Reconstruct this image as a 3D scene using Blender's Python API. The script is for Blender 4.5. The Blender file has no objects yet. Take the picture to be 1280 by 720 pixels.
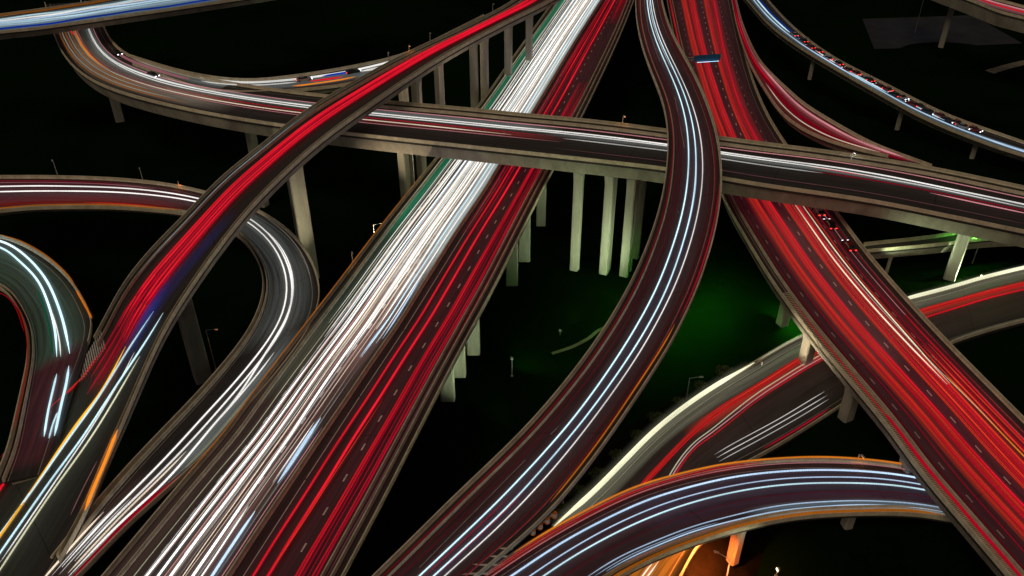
import bpy, bmesh, math, random
from mathutils import Vector

random.seed(7)
S = bpy.context.scene
COL = S.collection
# ---------------------------------------------------------------- camera
CAM_H, F, HOR = 120.0, 1050.0, -360.0          # height (m), focal length (px of a 1280 frame), horizon row
P = math.atan((360 - HOR) / F)
SP, CP = math.sin(P), math.cos(P)
cd = bpy.data.cameras.new('camera'); cam = bpy.data.objects.new('camera', cd); COL.objects.link(cam)
cam.location = (0, 0, CAM_H); cam.rotation_euler = (math.pi/2 - P, 0, 0)
cd.sensor_width = 36; cd.lens = 36*F/1280; cd.clip_start = 1; cd.clip_end = 6000
S.camera = cam
# ---------------------------------------------------------------- night sky
W = bpy.data.worlds.new('World'); S.world = W; W.use_nodes = True
bg = W.node_tree.nodes['Background']
bg.inputs[0].default_value = (1.0, 0.80, 0.72, 1); bg.inputs[1].default_value = 0.085
S.view_settings.view_transform = 'Standard'; S.view_settings.look = 'None'
S.view_settings.exposure = 0; S.view_settings.gamma = 1
S.cycles.use_denoising = True
S.cycles.max_bounces = 4; S.cycles.diffuse_bounces = 2; S.cycles.glossy_bounces = 2
S.cycles.sample_clamp_indirect = 2.0

S.cycles.transparent_max_bounces = 40
# added faint warm sun standing in for city glow, paling the parapets
sd = bpy.data.lights.new('sky_glow_fill', 'SUN'); sd.energy = 0.50; sd.angle = math.radians(25); sd.color = (1, .80, .52)
so = bpy.data.objects.new('sky_glow_fill', sd); COL.objects.link(so); so.rotation_euler = (math.radians(42), 0, math.radians(-35))

# ---------------------------------------------------------------- helpers
def unproj(px, py, z):
    dx, dy = (px-640)/F, (py-360)/F
    t = (CAM_H - z)/(SP + dy*CP)
    return Vector((dx*t, (CP - dy*SP)*t, z))

def tag(o, label=None, cat=None, group=None, kind=None):
    if label: o['label'] = label
    if cat: o['category'] = cat
    if group: o['group'] = group
    if kind: o['kind'] = kind
    return o

def empty(name, loc, rz=0.0):
    o = bpy.data.objects.new(name, None); COL.objects.link(o)
    o.location = loc; o.rotation_euler = (0, 0, rz); o.empty_display_size = 0.5
    return o

def mesh_obj(name, verts, faces, mat, parent=None, uvs=None, smooth=False):
    me = bpy.data.meshes.new(name)
    off = parent.location if parent is not None and parent.parent is None else Vector()
    if parent is not None and parent.get('_origin'): off = Vector(parent['_origin'])
    me.from_pydata([tuple(Vector(v)) for v in verts], [], faces)
    if uvs:
        l = me.uv_layers.new(name='UVMap')
        for lp in me.loops: l.data[lp.index].uv = uvs[lp.vertex_index]
    me.validate(); me.update()
    if smooth:
        for p in me.polygons: p.use_smooth = True
    me.materials.append(mat)
    o = bpy.data.objects.new(name, me); COL.objects.link(o)
    if parent is not None: o.parent = parent
    return o

class MB:
    def __init__(s): s.v = []; s.f = []
    def add(s, v, f):
        b = len(s.v); s.v += [tuple(p) for p in v]; s.f += [tuple(i+b for i in q) for q in f]; return s
    def box(s, x0, x1, y0, y1, z0, z1):
        v = [(x, y, z) for z in (z0, z1) for y in (y0, y1) for x in (x0, x1)]
        return s.add(v, [(0,2,3,1),(4,5,7,6),(0,1,5,4),(2,6,7,3),(0,4,6,2),(1,3,7,5)])
    def prism(s, pts, z0, z1, top=None):
        n = len(pts); top = top or pts
        v = [(x, y, z0) for x, y in pts] + [(x, y, z1) for x, y in top]
        return s.add(v, [tuple(range(n-1, -1, -1)), tuple(range(n, 2*n))] + [(i, (i+1)%n, n+(i+1)%n, n+i) for i in range(n)])
    def tube(s, a, b, r0, r1=None, n=8):
        a, b = Vector(a), Vector(b); r1 = r0 if r1 is None else r1
        d = (b-a).normalized(); u = d.orthogonal().normalized(); w = d.cross(u)
        v = []
        for c, r in ((a, r0), (b, r1)):
            for k in range(n):
                t = 2*math.pi*k/n; v.append(c + u*math.cos(t)*r + w*math.sin(t)*r)
        return s.add(v, [tuple(range(n-1, -1, -1)), tuple(range(n, 2*n))] + [(i, (i+1)%n, n+(i+1)%n, n+i) for i in range(n)])
    def build(s, name, mat, parent=None, smooth=False): return mesh_obj(name, s.v, s.f, mat, parent, smooth=smooth)

# ---------------------------------------------------------------- materials
def mat(name): 
    m = bpy.data.materials.new(name); m.use_nodes = True
    return m, m.node_tree.nodes, m.node_tree.links, m.node_tree.nodes['Principled BSDF']

def rough_mat(name, c0, c1, scale=1.0, rough=0.85, bump=0.3, fine=12.0, uv=False, streak=(1,1,1)):
    m, N, L, B = mat(name)
    tc = N.new('ShaderNodeTexCoord')
    mp = N.new('ShaderNodeMapping'); mp.inputs['Scale'].default_value = streak
    L.new(tc.outputs['UV' if uv else 'Object'], mp.inputs['Vector'])
    n1 = N.new('ShaderNodeTexNoise'); n1.inputs['Scale'].default_value = scale; n1.inputs['Detail'].default_value = 6; n1.inputs['Roughness'].default_value = 0.65
    n2 = N.new('ShaderNodeTexNoise'); n2.inputs['Scale'].default_value = fine; n2.inputs['Detail'].default_value = 4
    L.new(mp.outputs[0], n1.inputs['Vector']); L.new(tc.outputs['UV' if uv else 'Object'], n2.inputs['Vector'])
    mx = N.new('ShaderNodeMath'); mx.operation = 'MULTIPLY_ADD'; mx.inputs[1].default_value = 0.35
    L.new(n2.outputs['Fac'], mx.inputs[0]); L.new(n1.outputs['Fac'], mx.inputs[2])
    r = N.new('ShaderNodeValToRGB'); r.color_ramp.elements[0].position = 0.45; r.color_ramp.elements[1].position = 0.9
    r.color_ramp.elements[0].color = (*c0, 1); r.color_ramp.elements[1].color = (*c1, 1)
    L.new(mx.outputs[0], r.inputs[0]); L.new(r.outputs[0], B.inputs['Base Color'])
    B.inputs['Roughness'].default_value = rough; B.inputs['Specular IOR Level'].default_value = 0.3
    bp = N.new('ShaderNodeBump'); bp.inputs['Strength'].default_value = bump; bp.inputs['Distance'].default_value = 0.05
    L.new(n2.outputs['Fac'], bp.inputs['Height']); L.new(bp.outputs[0], B.inputs['Normal'])
    return m

M = {}
M['asphalt'] = rough_mat('grooved_road_concrete', (0.022,0.020,0.020), (0.06,0.055,0.053), 0.35, 0.75, 0.4, 9, uv=True, streak=(3.0,0.12,1))
M['concrete'] = rough_mat('weathered_concrete', (0.20,0.185,0.16), (0.42,0.39,0.33), 0.25, 0.9, 0.35, 4, streak=(1,1,0.25))
M['barrier'] = rough_mat('barrier_concrete', (0.5,0.45,0.34), (0.85,0.78,0.6), 0.5, 0.85, 0.4, 3)
M['column'] = rough_mat('column_concrete', (0.24,0.23,0.2), (0.45,0.43,0.38), 0.4, 0.9, 0.35, 5, streak=(1,1,0.15))
M['paint'] = rough_mat('road_paint', (0.45,0.45,0.43), (0.8,0.8,0.77), 2.0, 0.6, 0.1, 14)
M['dull_paint'] = rough_mat('worn_road_paint', (0.18,0.17,0.16), (0.5,0.46,0.42), 1.5, 0.7, 0.1, 14)
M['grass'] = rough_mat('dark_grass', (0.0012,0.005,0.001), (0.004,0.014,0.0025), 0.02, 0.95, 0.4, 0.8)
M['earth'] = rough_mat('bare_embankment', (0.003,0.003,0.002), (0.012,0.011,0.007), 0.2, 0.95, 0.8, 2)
M['pathmat'] = rough_mat('pale_path', (0.12,0.11,0.08), (0.24,0.22,0.17), 0.4, 0.95, 0.3, 3)
M['steel'] = rough_mat('galvanised_steel', (0.25,0.26,0.27), (0.45,0.46,0.47), 3, 0.5, 0.05, 20)
M['rubber'] = rough_mat('tyre_rubber', (0.012,0.012,0.012), (0.03,0.03,0.03), 4, 0.8, 0.1, 20)
M['foliage'] = rough_mat('shrub_leaves', (0.035,0.055,0.015), (0.10,0.12,0.035), 1.5, 0.7, 0.3, 9)
M['orange_plastic'] = rough_mat('orange_plastic', (0.55,0.14,0.02), (0.8,0.25,0.04), 3, 0.5, 0.05, 12)
M['sign_blue'] = rough_mat('blue_sign_sheet', (0.01,0.10,0.22), (0.02,0.16,0.32), 1, 0.4, 0.02, 8)
M['roof'] = rough_mat('grey_roofing', (0.012,0.015,0.02), (0.035,0.04,0.05), 0.1, 0.85, 0.2, 2)
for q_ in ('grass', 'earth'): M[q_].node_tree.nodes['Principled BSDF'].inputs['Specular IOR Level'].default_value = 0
def glass():
    m, N, L, B = mat('dark_car_glass'); B.inputs['Base Color'].default_value = (0.01,0.012,0.015,1); B.inputs['Roughness'].default_value = 0.08
    return m
M['glass'] = glass()
def carpaint(name, c):
    m, N, L, B = mat(name); B.inputs['Base Color'].default_value = (*c, 1); B.inputs['Roughness'].default_value = 0.3; B.inputs['Metallic'].default_value = 0.3
    B.inputs['Coat Weight'].default_value = 0.5
    return m
def lampmat(name, c, s):
    m, N, L, B = mat(name); N.remove(B)
    e = N.new('ShaderNodeEmission'); e.inputs[0].default_value = (*c, 1); e.inputs[1].default_value = s
    L.new(e.outputs[0], N['Material Output'].inputs[0]); return m

_tm = {}
GAIN = 1.05
def trail_mat(c, s, streak=0.0):
    """light left by lamps or painted along parapet tops: brightness wanders along the way; wide ones have many strands side by side"""
    s = s*GAIN*(.88 if c in (C_RED, C_CRIM, C_SCAR) else 1)
    key = (tuple(c), round(s, 3), streak)
    if key in _tm: return _tm[key]
    m, N, L, B = mat('glowing_light'); N.remove(B)
    e = N.new('ShaderNodeEmission'); e.inputs[0].default_value = (*c, 1)
    uv = N.new('ShaderNodeTexCoord'); mp = N.new('ShaderNodeMapping')
    mp.inputs['Scale'].default_value = ((7.0 if streak else 1.0), 0.035, 1)
    info = N.new('ShaderNodeObjectInfo')
    off = N.new('ShaderNodeCombineXYZ'); ml = N.new('ShaderNodeMath'); ml.operation = 'MULTIPLY'; ml.inputs[1].default_value = 57.0
    L.new(info.outputs['Random'], ml.inputs[0]); L.new(ml.outputs[0], off.inputs[0]); L.new(ml.outputs[0], off.inputs[1])
    L.new(uv.outputs['UV'], mp.inputs['Vector']); L.new(off.outputs[0], mp.inputs['Location'])
    n = N.new('ShaderNodeTexNoise'); n.inputs['Scale'].default_value = 1.0; n.inputs['Detail'].default_value = 5; n.inputs['Roughness'].default_value = 0.6
    L.new(mp.outputs[0], n.inputs['Vector'])
    mr = N.new('ShaderNodeMapRange'); mr.inputs['From Min'].default_value = 0.28; mr.inputs['From Max'].default_value = 0.72
    mr.inputs['To Min'].default_value = s*(0.12 if streak == 2 else 0.45 if streak else 0.6); mr.inputs['To Max'].default_value = s*(1.9 if streak == 2 else 1.45 if streak else 1.4)
    L.new(n.outputs['Fac'], mr.inputs['Value'])
    # fine beading where lamps pulse and the road is rough
    mp2 = N.new('ShaderNodeMapping'); mp2.inputs['Scale'].default_value = (6.0, 1.1, 1); L.new(uv.outputs['UV'], mp2.inputs['Vector'])
    n2 = N.new('ShaderNodeTexNoise'); n2.inputs['Detail'].default_value = 2; L.new(mp2.outputs[0], n2.inputs['Vector'])
    mr2 = N.new('ShaderNodeMapRange'); mr2.inputs['From Min'].default_value = 0.3; mr2.inputs['From Max'].default_value = 0.7
    mr2.inputs['To Min'].default_value = 0.45; mr2.inputs['To Max'].default_value = 1.5
    L.new(n2.outputs['Fac'], mr2.inputs['Value'])
    mm = N.new('ShaderNodeMath'); mm.operation = 'MULTIPLY'; L.new(mr.outputs[0], mm.inputs[0]); L.new(mr2.outputs[0], mm.inputs[1])
    L.new(mm.outputs[0], e.inputs[1]); L.new(e.outputs[0], N['Material Output'].inputs[0])
    _tm[key] = m
    return m

_gm = {}
def glow_mat(c, s, streak):
    """light that only adds to what lies under it, fading to its sides and ends"""
    key = (tuple(c), round(s, 3), streak)
    if key in _gm: return _gm[key]
    m, N, L, B = mat('soft_light'); N.remove(B)
    e = N.new('ShaderNodeEmission'); e.inputs[0].default_value = (*c, 1)
    tr = N.new('ShaderNodeBsdfTransparent'); ad = N.new('ShaderNodeAddShader')
    uv = N.new('ShaderNodeUVMap'); uv.uv_map = 'UVMap'; u2 = N.new('ShaderNodeUVMap'); u2.uv_map = 'across'
    sx = N.new('ShaderNodeSeparateXYZ'); L.new(u2.outputs[0], sx.inputs[0])
    def M_(op, a, b=None, cl=False):
        n = N.new('ShaderNodeMath'); n.operation = op; n.use_clamp = cl
        for i, v in ((0, a), (1, b)):
            if v is None: continue
            if isinstance(v, (int, float)): n.inputs[i].default_value = v
            else: L.new(v, n.inputs[i])
        return n.outputs[0]
    ax = M_('ABSOLUTE', sx.outputs[0]); fall = M_('SUBTRACT', 1.0, M_('POWER', ax, 1.0 if streak == 0 else 3.0), True)
    if streak == 0: fall = M_('POWER', fall, 2.2)
    fac = M_('MULTIPLY', fall, sx.outputs[1])
    if streak:
        mp = N.new('ShaderNodeMapping'); mp.inputs['Scale'].default_value = (3.2*streak, 0.02, 1); L.new(uv.outputs[0], mp.inputs['Vector'])
        info = N.new('ShaderNodeObjectInfo'); off = N.new('ShaderNodeCombineXYZ'); L.new(M_('MULTIPLY', info.outputs['Random'], 91.0), off.inputs[0]); L.new(off.outputs[0], mp.inputs['Location'])
        n = N.new('ShaderNodeTexNoise'); n.inputs['Scale'].default_value = 1; n.inputs['Detail'].default_value = 6; n.inputs['Roughness'].default_value = .7; L.new(mp.outputs[0], n.inputs['Vector'])
        mr = N.new('ShaderNodeMapRange'); mr.inputs['From Min'].default_value = .36; mr.inputs['From Max'].default_value = .64; mr.inputs['To Min'].default_value = .25; mr.inputs['To Max'].default_value = 1.75
        L.new(n.outputs['Fac'], mr.inputs['Value']); fac = M_('MULTIPLY', fac, mr.outputs[0])
    L.new(M_('MULTIPLY', fac, s), e.inputs[1])
    L.new(e.outputs[0], ad.inputs[0]); L.new(tr.outputs[0], ad.inputs[1]); L.new(ad.outputs[0], N['Material Output'].inputs[0])
    _gm[key] = m; return m
def glow_strip(name, pts, half, m, parent=None, origin=None, fade=6, rows=None):
    n = len(pts); v = []; uv = []; ac = []; arc = 0; o0 = origin if origin is not None else pts[n//2].copy()
    for i, p in enumerate(pts):
        if i: arc += (p-pts[i-1]).length
        d = (pts[min(n-1, i+1)] - pts[max(0, i-1)]).normalized(); u = d.cross(Vector((0,0,1))).normalized()
        hw = half[i] if isinstance(half, list) else half; e = min(1, i/fade, (n-1-i)/fade)
        for q5, k in enumerate((-1, -.5, 0, .5, 1)): v.append((rows[i][q5] if rows else p + u*hw*k) - o0); uv.append((hw*k, arc)); ac.append((k, e))
    f = [(j*5+q, j*5+q+1, (j+1)*5+q+1, (j+1)*5+q) for j in range(n-1) for q in range(4)]
    o = mesh_obj(name, v, f, m, None, uv); l = o.data.uv_layers.new(name='across')
    for lp in o.data.loops: l.data[lp.index].uv = ac[lp.vertex_index]
    if parent is not None: o.parent = parent
    else: o.location = o0
    return o

# ---------------------------------------------------------------- roads from their two edges
def catmull(pts, n_per=16):
    p = [Vector((a, b)) for a, b in pts]
    p = [p[0]*2 - p[1]] + p + [p[-1]*2 - p[-2]]
    out = []
    for i in range(1, len(p)-2):
        for k in range(n_per):
            t = k/n_per
            a, b, c, d = p[i-1:i+3]
            out.append(0.5*((2*b) + (c-a)*t + (2*a-5*b+4*c-d)*t*t + (3*b-a-3*c+d)*t**3))
    out.append(p[-2]); return out
def resample(p, n):
    L = [0]
    for a, b in zip(p, p[1:]): L.append(L[-1] + (b-a).length)
    out = []; j = 0
    for i in range(n):
        s = L[-1]*i/(n-1)
        while j < len(p)-2 and L[j+1] < s: j += 1
        w = 0 if L[j+1] == L[j] else (s-L[j])/(L[j+1]-L[j])
        out.append(p[j].lerp(p[j+1], min(1, max(0, w))))
    return out
def blur(p, k, times):
    for _ in range(times):
        q = list(p)
        for i in range(1, len(p)-1): q[i] = p[i]*(1-k) + (p[i-1]+p[i+1])*(k/2)
        p = q
    return p
def ext(pts, a, b):
    pts = [tuple(map(float, q)) for q in pts]
    if a:
        d = Vector(pts[0]) - Vector(pts[1]); d.normalize(); pts = [tuple(Vector(pts[0]) + d*a)] + pts
    if b:
        d = Vector(pts[-1]) - Vector(pts[-2]); d.normalize(); pts = pts + [tuple(Vector(pts[-1]) + d*b)]
    return pts
def zprof(zs, f):
    if isinstance(zs, (int, float)): return float(zs)
    x = f*(len(zs)-1); i = min(int(x), len(zs)-2); t = x-i; t = t*t*(3-2*t)*0.5 + t*0.5
    return zs[i]*(1-t) + zs[i+1]*t

BH = 0.9        # parapet height
class Rails:
    def __init__(s, left, right, zs, n=150, e=(80, 80), sm=12):
        s.n = n; s.zs = zs
        s.pl = blur(resample(catmull(ext(left, *e)), n), 0.5, sm); s.pr = blur(resample(catmull(ext(right, *e)), n), 0.5, sm)
        s.L = []; s.R = []
        for i in range(n):
            z = zprof(zs, i/(n-1))
            a = unproj(*s.pl[i], z+BH); b = unproj(*s.pr[i], z+BH); a.z = b.z = z
            s.L.append(a); s.R.append(b)
        s.L = blur(s.L, 0.5, 4); s.R = blur(s.R, 0.5, 4)
        s.arc = [0]
        for i in range(1, n): s.arc.append(s.arc[-1] + ((s.L[i]+s.R[i])/2 - (s.L[i-1]+s.R[i-1])/2).length)
    def at(s, f, t):
        x = min(max(f, 0), 1)*(s.n-1); i = min(int(x), s.n-2); w = x-i
        return s.L[i].lerp(s.L[i+1], w).lerp(s.R[i].lerp(s.R[i+1], w), t)
    def width(s, f): return (s.at(f, 1) - s.at(f, 0)).length
    def f_at(s, px, py):
        q = Vector((px, py)); best = 1e9; r = 0
        for i in range(s.n):
            a, b = s.pl[i], s.pr[i]; d = b-a
            t = max(0, min(1, (q-a).dot(d)/max(d.length_squared, 1e-6)))
            e = (a + d*t - q).length
            if e < best: best = e; r = i/(s.n-1)
        return r

def sweep(r, prof, name, material, parent, f0=0.0, f1=1.0, closed=True):
    """prof: list of (t, extra offset across in m, dz); swept along the road between f0 and f1"""
    i0, i1 = int(round(f0*(r.n-1))), int(round(f1*(r.n-1)))
    v = []; uv = []; k = len(prof); off = parent.location
    for i in range(i0, i1+1):
        a, b = r.L[i], r.R[i]; u = (b-a); u.z = 0; w = u.length; u = u/w
        for t, o, dz in prof:
            p = a.lerp(b, t) + u*o; p.z += dz
            v.append(p - off); uv.append((t*w+o, r.arc[i]))
    f = []
    m = i1-i0+1
    for j in range(m-1):
        for q in range(k if closed else k-1):
            q2 = (q+1) % k
            f.append((j*k+q, j*k+q2, (j+1)*k+q2, (j+1)*k+q))
    if closed: f.append(tuple(range(k-1, -1, -1))); f.append(tuple(range((m-1)*k, m*k)))
    return mesh_obj(name, v, f, material, parent, uv)

def road(label, cat, r, depth=2.2, inset=1.6, lb=(0, 1), rb=(0, 1), medians=(), group=None, name='elevated_ramp', slab=0.5, over=0.0, edge_lines=True, embank=False, lip=None):
    c = r.at(0.5, 0.5)
    root = empty(name, c); tag(root, label, cat, group)
    sweep(r, [(0,0,0),(1,0,0),(1,0,-slab),(0,0,-slab)], 'road_deck', M['asphalt'], root)
    if depth:
        i2 = inset + depth*0.25
        sweep(r, [(0,inset,-slab-0.002),(1,-inset,-slab-0.002),(1,-i2,-depth),(0,i2,-depth)], 'girder', M['concrete'], root)
    if embank:
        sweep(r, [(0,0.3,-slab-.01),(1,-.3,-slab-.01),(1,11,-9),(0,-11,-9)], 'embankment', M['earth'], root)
    jv = []; jf = []; nxt = 12.0
    for i in range(1, r.n-1):
        if r.arc[i] >= nxt:
            nxt += 34; dL = (r.L[i+1]-r.L[i]).normalized()*.14
            for q in (r.L[i]-dL, r.R[i]-dL, r.R[i]+dL, r.L[i]+dL): jv.append(q + Vector((0,0,.005)) - c)
            k_ = len(jv); jf.append((k_-4, k_-3, k_-2, k_-1))
    if jv: mesh_obj('joint_pattern', jv, jf, M['rubber'], root)
    def barrier(t, sg, rng):
        if rng is None: return
        sweep(r, [(t,-0.10*sg,0.004),(t,0.30*sg,0.004),(t,0.28*sg,0.12),(t,0.15*sg,0.32),(t,0.13*sg,BH),(t,-0.09*sg,BH)][::sg], 'barrier', M['barrier'], root, *rng)
    barrier(0, 1, lb); barrier(1, -1, rb)
    for t, rng in medians:
        sweep(r, [(t,-0.35,0.004),(t,0.35,0.004),(t,0.15,0.4),(t,0.12,BH),(t,-0.12,BH),(t,-0.15,0.4)], 'barrier', M['barrier'], root, *rng)
    if edge_lines:
        for t, o in ((0, 1.7), (1, -1.7)):
            sweep(r, [(t,o-0.07,0.006),(t,o+0.07,0.006)], 'edge_line', M['dull_paint'], root, closed=False)
    return root

def dashes(r, t, root, length=1.6, gap=5.4, w=0.13, f0=0.0, f1=1.0, name='lane_line_pattern', m='paint'):
    v = []; f = []; total = r.arc[-1]; s = f0*total; off = root.location
    def pt(sv):
        lo, hi = 0, r.n-1
        while hi-lo > 1:
            md = (lo+hi)//2
            if r.arc[md] <= sv: lo = md
            else: hi = md
        return (lo + (sv-r.arc[lo])/max(1e-6, r.arc[hi]-r.arc[lo]))/(r.n-1)
    while s+length < f1*total:
        fa, fb = pt(s), pt(s+length)
        wd = r.width(fa); b = len(v)
        for ff in (fa, fb):
            for sd in (-1, 1):
                p = r.at(ff, t + sd*w/wd); p.z += 0.008; v.append(p - off)
        f.append((b, b+1, b+3, b+2)); s += length+gap
    if v: mesh_obj(name, v, f, M[m], root)

# ---------------------------------------------------------------- light trails
ORD = ['', 'first','second','third','fourth','fifth','sixth','seventh','eighth','ninth','tenth','eleventh','twelfth','thirteenth','fourteenth','fifteenth','sixteenth','seventeenth','eighteenth','nineteenth','twentieth']
TR = []      # (object, road phrase, colour word, width word, t)
def put_trail(pts, us, rad, flat, material, name='light_streak', halo=None):
    """pts: centre points; tube with tapering ends, or a thin slab as wide as many lamps"""
    n = len(pts); v = []; uv = []; arc = 0
    o0 = pts[n//2].copy()
    k = 6
    for i, p in enumerate(pts):
        if i: arc += (p-pts[i-1]).length
        d = (pts[min(n-1, i+1)] - pts[max(0, i-1)]).normalized()
        u = d.cross(Vector((0,0,1))).normalized(); w = u.cross(d)
        e = min(1, 0.12 + (.15 if n > 30 else .4)*min(i, n-1-i))
        if flat:
            hw = flat/2*(0.6+0.4*e); th = 0.06
            ring = [(-hw,0),(-hw+.05,th),(hw-.05,th),(hw,0),(hw-.05,-th),(-hw+.05,-th)]
        else:
            ring = [(math.cos(a)*rad*e, math.sin(a)*rad*e) for a in (math.pi*2*q/k for q in range(k))]
        for x, y in ring:
            v.append(p + u*x + w*y - o0); uv.append((x+us, arc))
    f = [(j*k+q, j*k+(q+1)%k, (j+1)*k+(q+1)%k, (j+1)*k+q) for j in range(n-1) for q in range(k)]
    f += [tuple(range(k-1, -1, -1)), tuple(range((n-1)*k, n*k))]
    o = mesh_obj(name, v, f, material, None, uv)
    o.location = o0
    if not flat and halo and rad >= .09:
        c, st = halo; glow_strip('glow', [p - Vector((0,0,.06)) for p in pts], rad*4.5, glow_mat(c, round(st*.11, 3), 0), o, o0, 3)
    return o

C_WHITE=(1,0.97,0.92); C_WARM=(1,0.82,0.62); C_COOL=(0.62,0.9,1.0); C_BLUEW=(0.55,0.75,1.0)
C_RED=(1,0.012,0.03); C_CRIM=(0.75,0.004,0.035); C_SCAR=(1,0.05,0.022); C_ORG=(1,0.28,0.02); C_PINK=(1,0.38,0.42)
C_GREEN=(0.02,0.5,0.24); C_BLUE=(0.01,0.06,0.55); C_AMBER=(1,.48,.03); C_CREAM=(1.0,0.98,0.66); C_MAROON=(.55,.05,.12); C_ROSE=(1,.5,.42); C_GREY=(.8,.9,.85); C_MOSS=(.4,.75,.45); C_NAVY=(.25,.35,.9)
WORDS = {C_WHITE:'white', C_WARM:'warm white', C_COOL:'pale cyan', C_BLUEW:'blue white', C_RED:'red', C_CRIM:'crimson', C_SCAR:'scarlet',
         C_ORG:'orange', C_PINK:'pink', C_GREEN:'green', C_BLUE:'deep blue', C_CREAM:'cream', C_AMBER:'amber', C_MAROON:'maroon', C_ROSE:'rosy', C_GREY:'pale grey', C_MOSS:'grey green', C_NAVY:'dim blue'}
def reg(o, rd, c, s, rad, flat, t, short):
    w = 'broad' if flat > 0.9 else 'flat' if flat else 'bold' if rad >= 0.17 else 'slim' if rad >= 0.09 else 'hair-thin'
    TR.append((o, rd, ('dim ' if s < 0.3 else '') + WORDS[c], w, t, short))
def trail(r, rd, t, c, s=1.0, rad=0.14, flat=0, a=None, b=None, h=0.65, wob=0.05):
    """t: place across the road (one number or several along the way); a, b: picture points where it starts and ends"""
    f0 = 0.0 if a is None else r.f_at(*a); f1 = 1.0 if b is None else r.f_at(*b)
    if f0 > f1: f0, f1 = f1, f0
    n = max(6, int(110*(f1-f0)))
    ts = t if isinstance(t, (list, tuple)) else (t, t)
    ph = random.uniform(0, 6.28); ph2 = random.uniform(0, 6.28); pts = []
    for i in range(n):
        g = i/(n-1); f = f0 + (f1-f0)*g
        x = g*(len(ts)-1); j = min(int(x), len(ts)-2); w = x-j; w = w*w*(3-2*w) if len(ts) > 2 else w
        tt = ts[j]*(1-w) + ts[j+1]*w
        tt += wob/r.width(f)*(math.sin(f*19+ph) + 0.6*math.sin(f*47+ph2))
        p = r.at(f, tt); p.z += h; pts.append(p)
    o = put_trail(pts, ph, rad, flat, trail_mat(c, s, 2 if flat > 2.5 else 1 if flat else 0), halo=(c, s))
    reg(o, rd, c, s, rad, flat, ts[len(ts)//2], a is not None or b is not None)
    return o
def veil(r, rd, t0, t1, c, s, a=None, b=None, h=.3, streak=1.0, what='lane'):
    """broad see-through sheet painting a wash of light over a width of the road"""
    f0 = 0.0 if a is None else r.f_at(*a); f1 = 1.0 if b is None else r.f_at(*b)
    if f0 > f1: f0, f1 = f1, f0
    n = max(14, int(150*(f1-f0))); pts = []; hw = []; rows = []
    for i in range(n):
        g = i/(n-1); f = f0 + (f1-f0)*g
        x0 = t0 if not isinstance(t0, tuple) else t0[0]*(1-g)+t0[1]*g; x1 = t1 if not isinstance(t1, tuple) else t1[0]*(1-g)+t1[1]*g
        p = r.at(f, (x0+x1)/2); p.z += h; pts.append(p); hw.append(abs(x1-x0)*r.width(f)/2)
        up = Vector((0, 0, h)); rows.append([r.at(f, (x0+x1)/2 + (x1-x0)/2*k) + up for k in (-1, -.5, 0, .5, 1)])
    o = glow_strip('light_veil', pts, hw, glow_mat(c, round(s*VG, 3), streak), rows=rows)
    VE.append((o, rd, WORDS[c], ((t0 if not isinstance(t0, tuple) else t0[0]) + (t1 if not isinstance(t1, tuple) else t1[0]))/2, a is not None or b is not None))
    return o
VE = []; VG = 0.62
def trail_px(r, rd, pts, c, s=1.0, rad=0.14, flat=0, h=0.65, t=0.5):
    q = resample(catmull(pts), 50); out = []
    for p in q:
        z = zprof(r.zs, r.f_at(*p)) + h; out.append(unproj(p.x, p.y, z))
    out = blur(out, 0.5, 3)
    o = put_trail(out, 0.0, rad, flat, trail_mat(c, s, 1 if flat else 0), halo=(c, s))
    reg(o, rd, c, s, rad, flat, t, True)
    return o

# ================================================================= THE SETTING
def ground_z(x, y):
    def sst(a, b, v):
        t = min(1, max(0, (v-a)/(b-a))); return t*t*(3-2*t)
    return 8*sst(38, 54, x)*(1-sst(230, 300, y)) + 0.5*math.sin(x*0.06)*math.sin(y*0.05)
def build_ground():
    xs = [-3000,-1200,-500] + [-300+6*i for i in range(101)] + [500,1200,3000]
    ys = [-60,-20] + [20+6*i for i in range(90)] + [700,1000,1800,3500]
    v = [(x, y, ground_z(x, y) if abs(x) <= 300 else ground_z(math.copysign(300, x), y)) for y in ys for x in xs]
    n = len(xs); f = [(j*n+i, j*n+i+1, (j+1)*n+i+1, (j+1)*n+i) for j in range(len(ys)-1) for i in range(n-1)]
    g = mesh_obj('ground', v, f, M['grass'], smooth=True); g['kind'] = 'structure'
build_ground()

# edges read off along each road (left edge, right edge as the road is followed), then heights
main_l = [(692,0),(640,72),(595,135),(546,195),(508,242),(465,296),(419,357),(397,385),(320,485),(280,540),(226,602),(130,716)]
main_m = [(751,0),(715,56),(672,128),(628,198),(604,238),(570,287),(540,335),(522,362),(503,394),(460,455),(442,482),(402,540),(366,594),(337,637),(320,662),(282,720)]
main_r = [(792,0),(775,44),(727,145),(689,214),(640,312),(616,360),(570,445),(521,540),(480,620),(428,718)]
MW = Rails(main_l, main_m, 20, e=(70, 120)); MR = Rails(main_m, main_r, 20, e=(70, 120))
MA = Rails(main_l, main_r, 20, e=(70, 120))
MR.L = MW.R       # the two halves share the median
c_l = [(797,-60),(794,0),(796,32),(811,82),(825,112),(834,145),(836,178),(831,230),(820,275),(803,320),(785,359),(750,417),(707,475),(650,540),(570,617),(505,681),(465,720)]
c_r = [(820,-60),(827,0),(836,32),(848,55),(867,87),(882,120),(893,150),(900,179),(903,215),(902,242),(895,285),(881,332),(871,360),(845,415),(814,466),(764,540),(727,590),(685,639),(640,680),(590,722)]
CR = Rails(c_l, c_r, [34,35.5,37.5,38,36,32,28,24.5,23,22], e=(80, 120))
a_f = [(122,8),(128,30),(134,52),(152,67),(200,82),(242,94),(320,107),(400,117),(480,125),(595,135),(640,140),(740,149),(835,161),(900,170),(960,178),(1040,188),(1160,207),(1280,232)]
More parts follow.
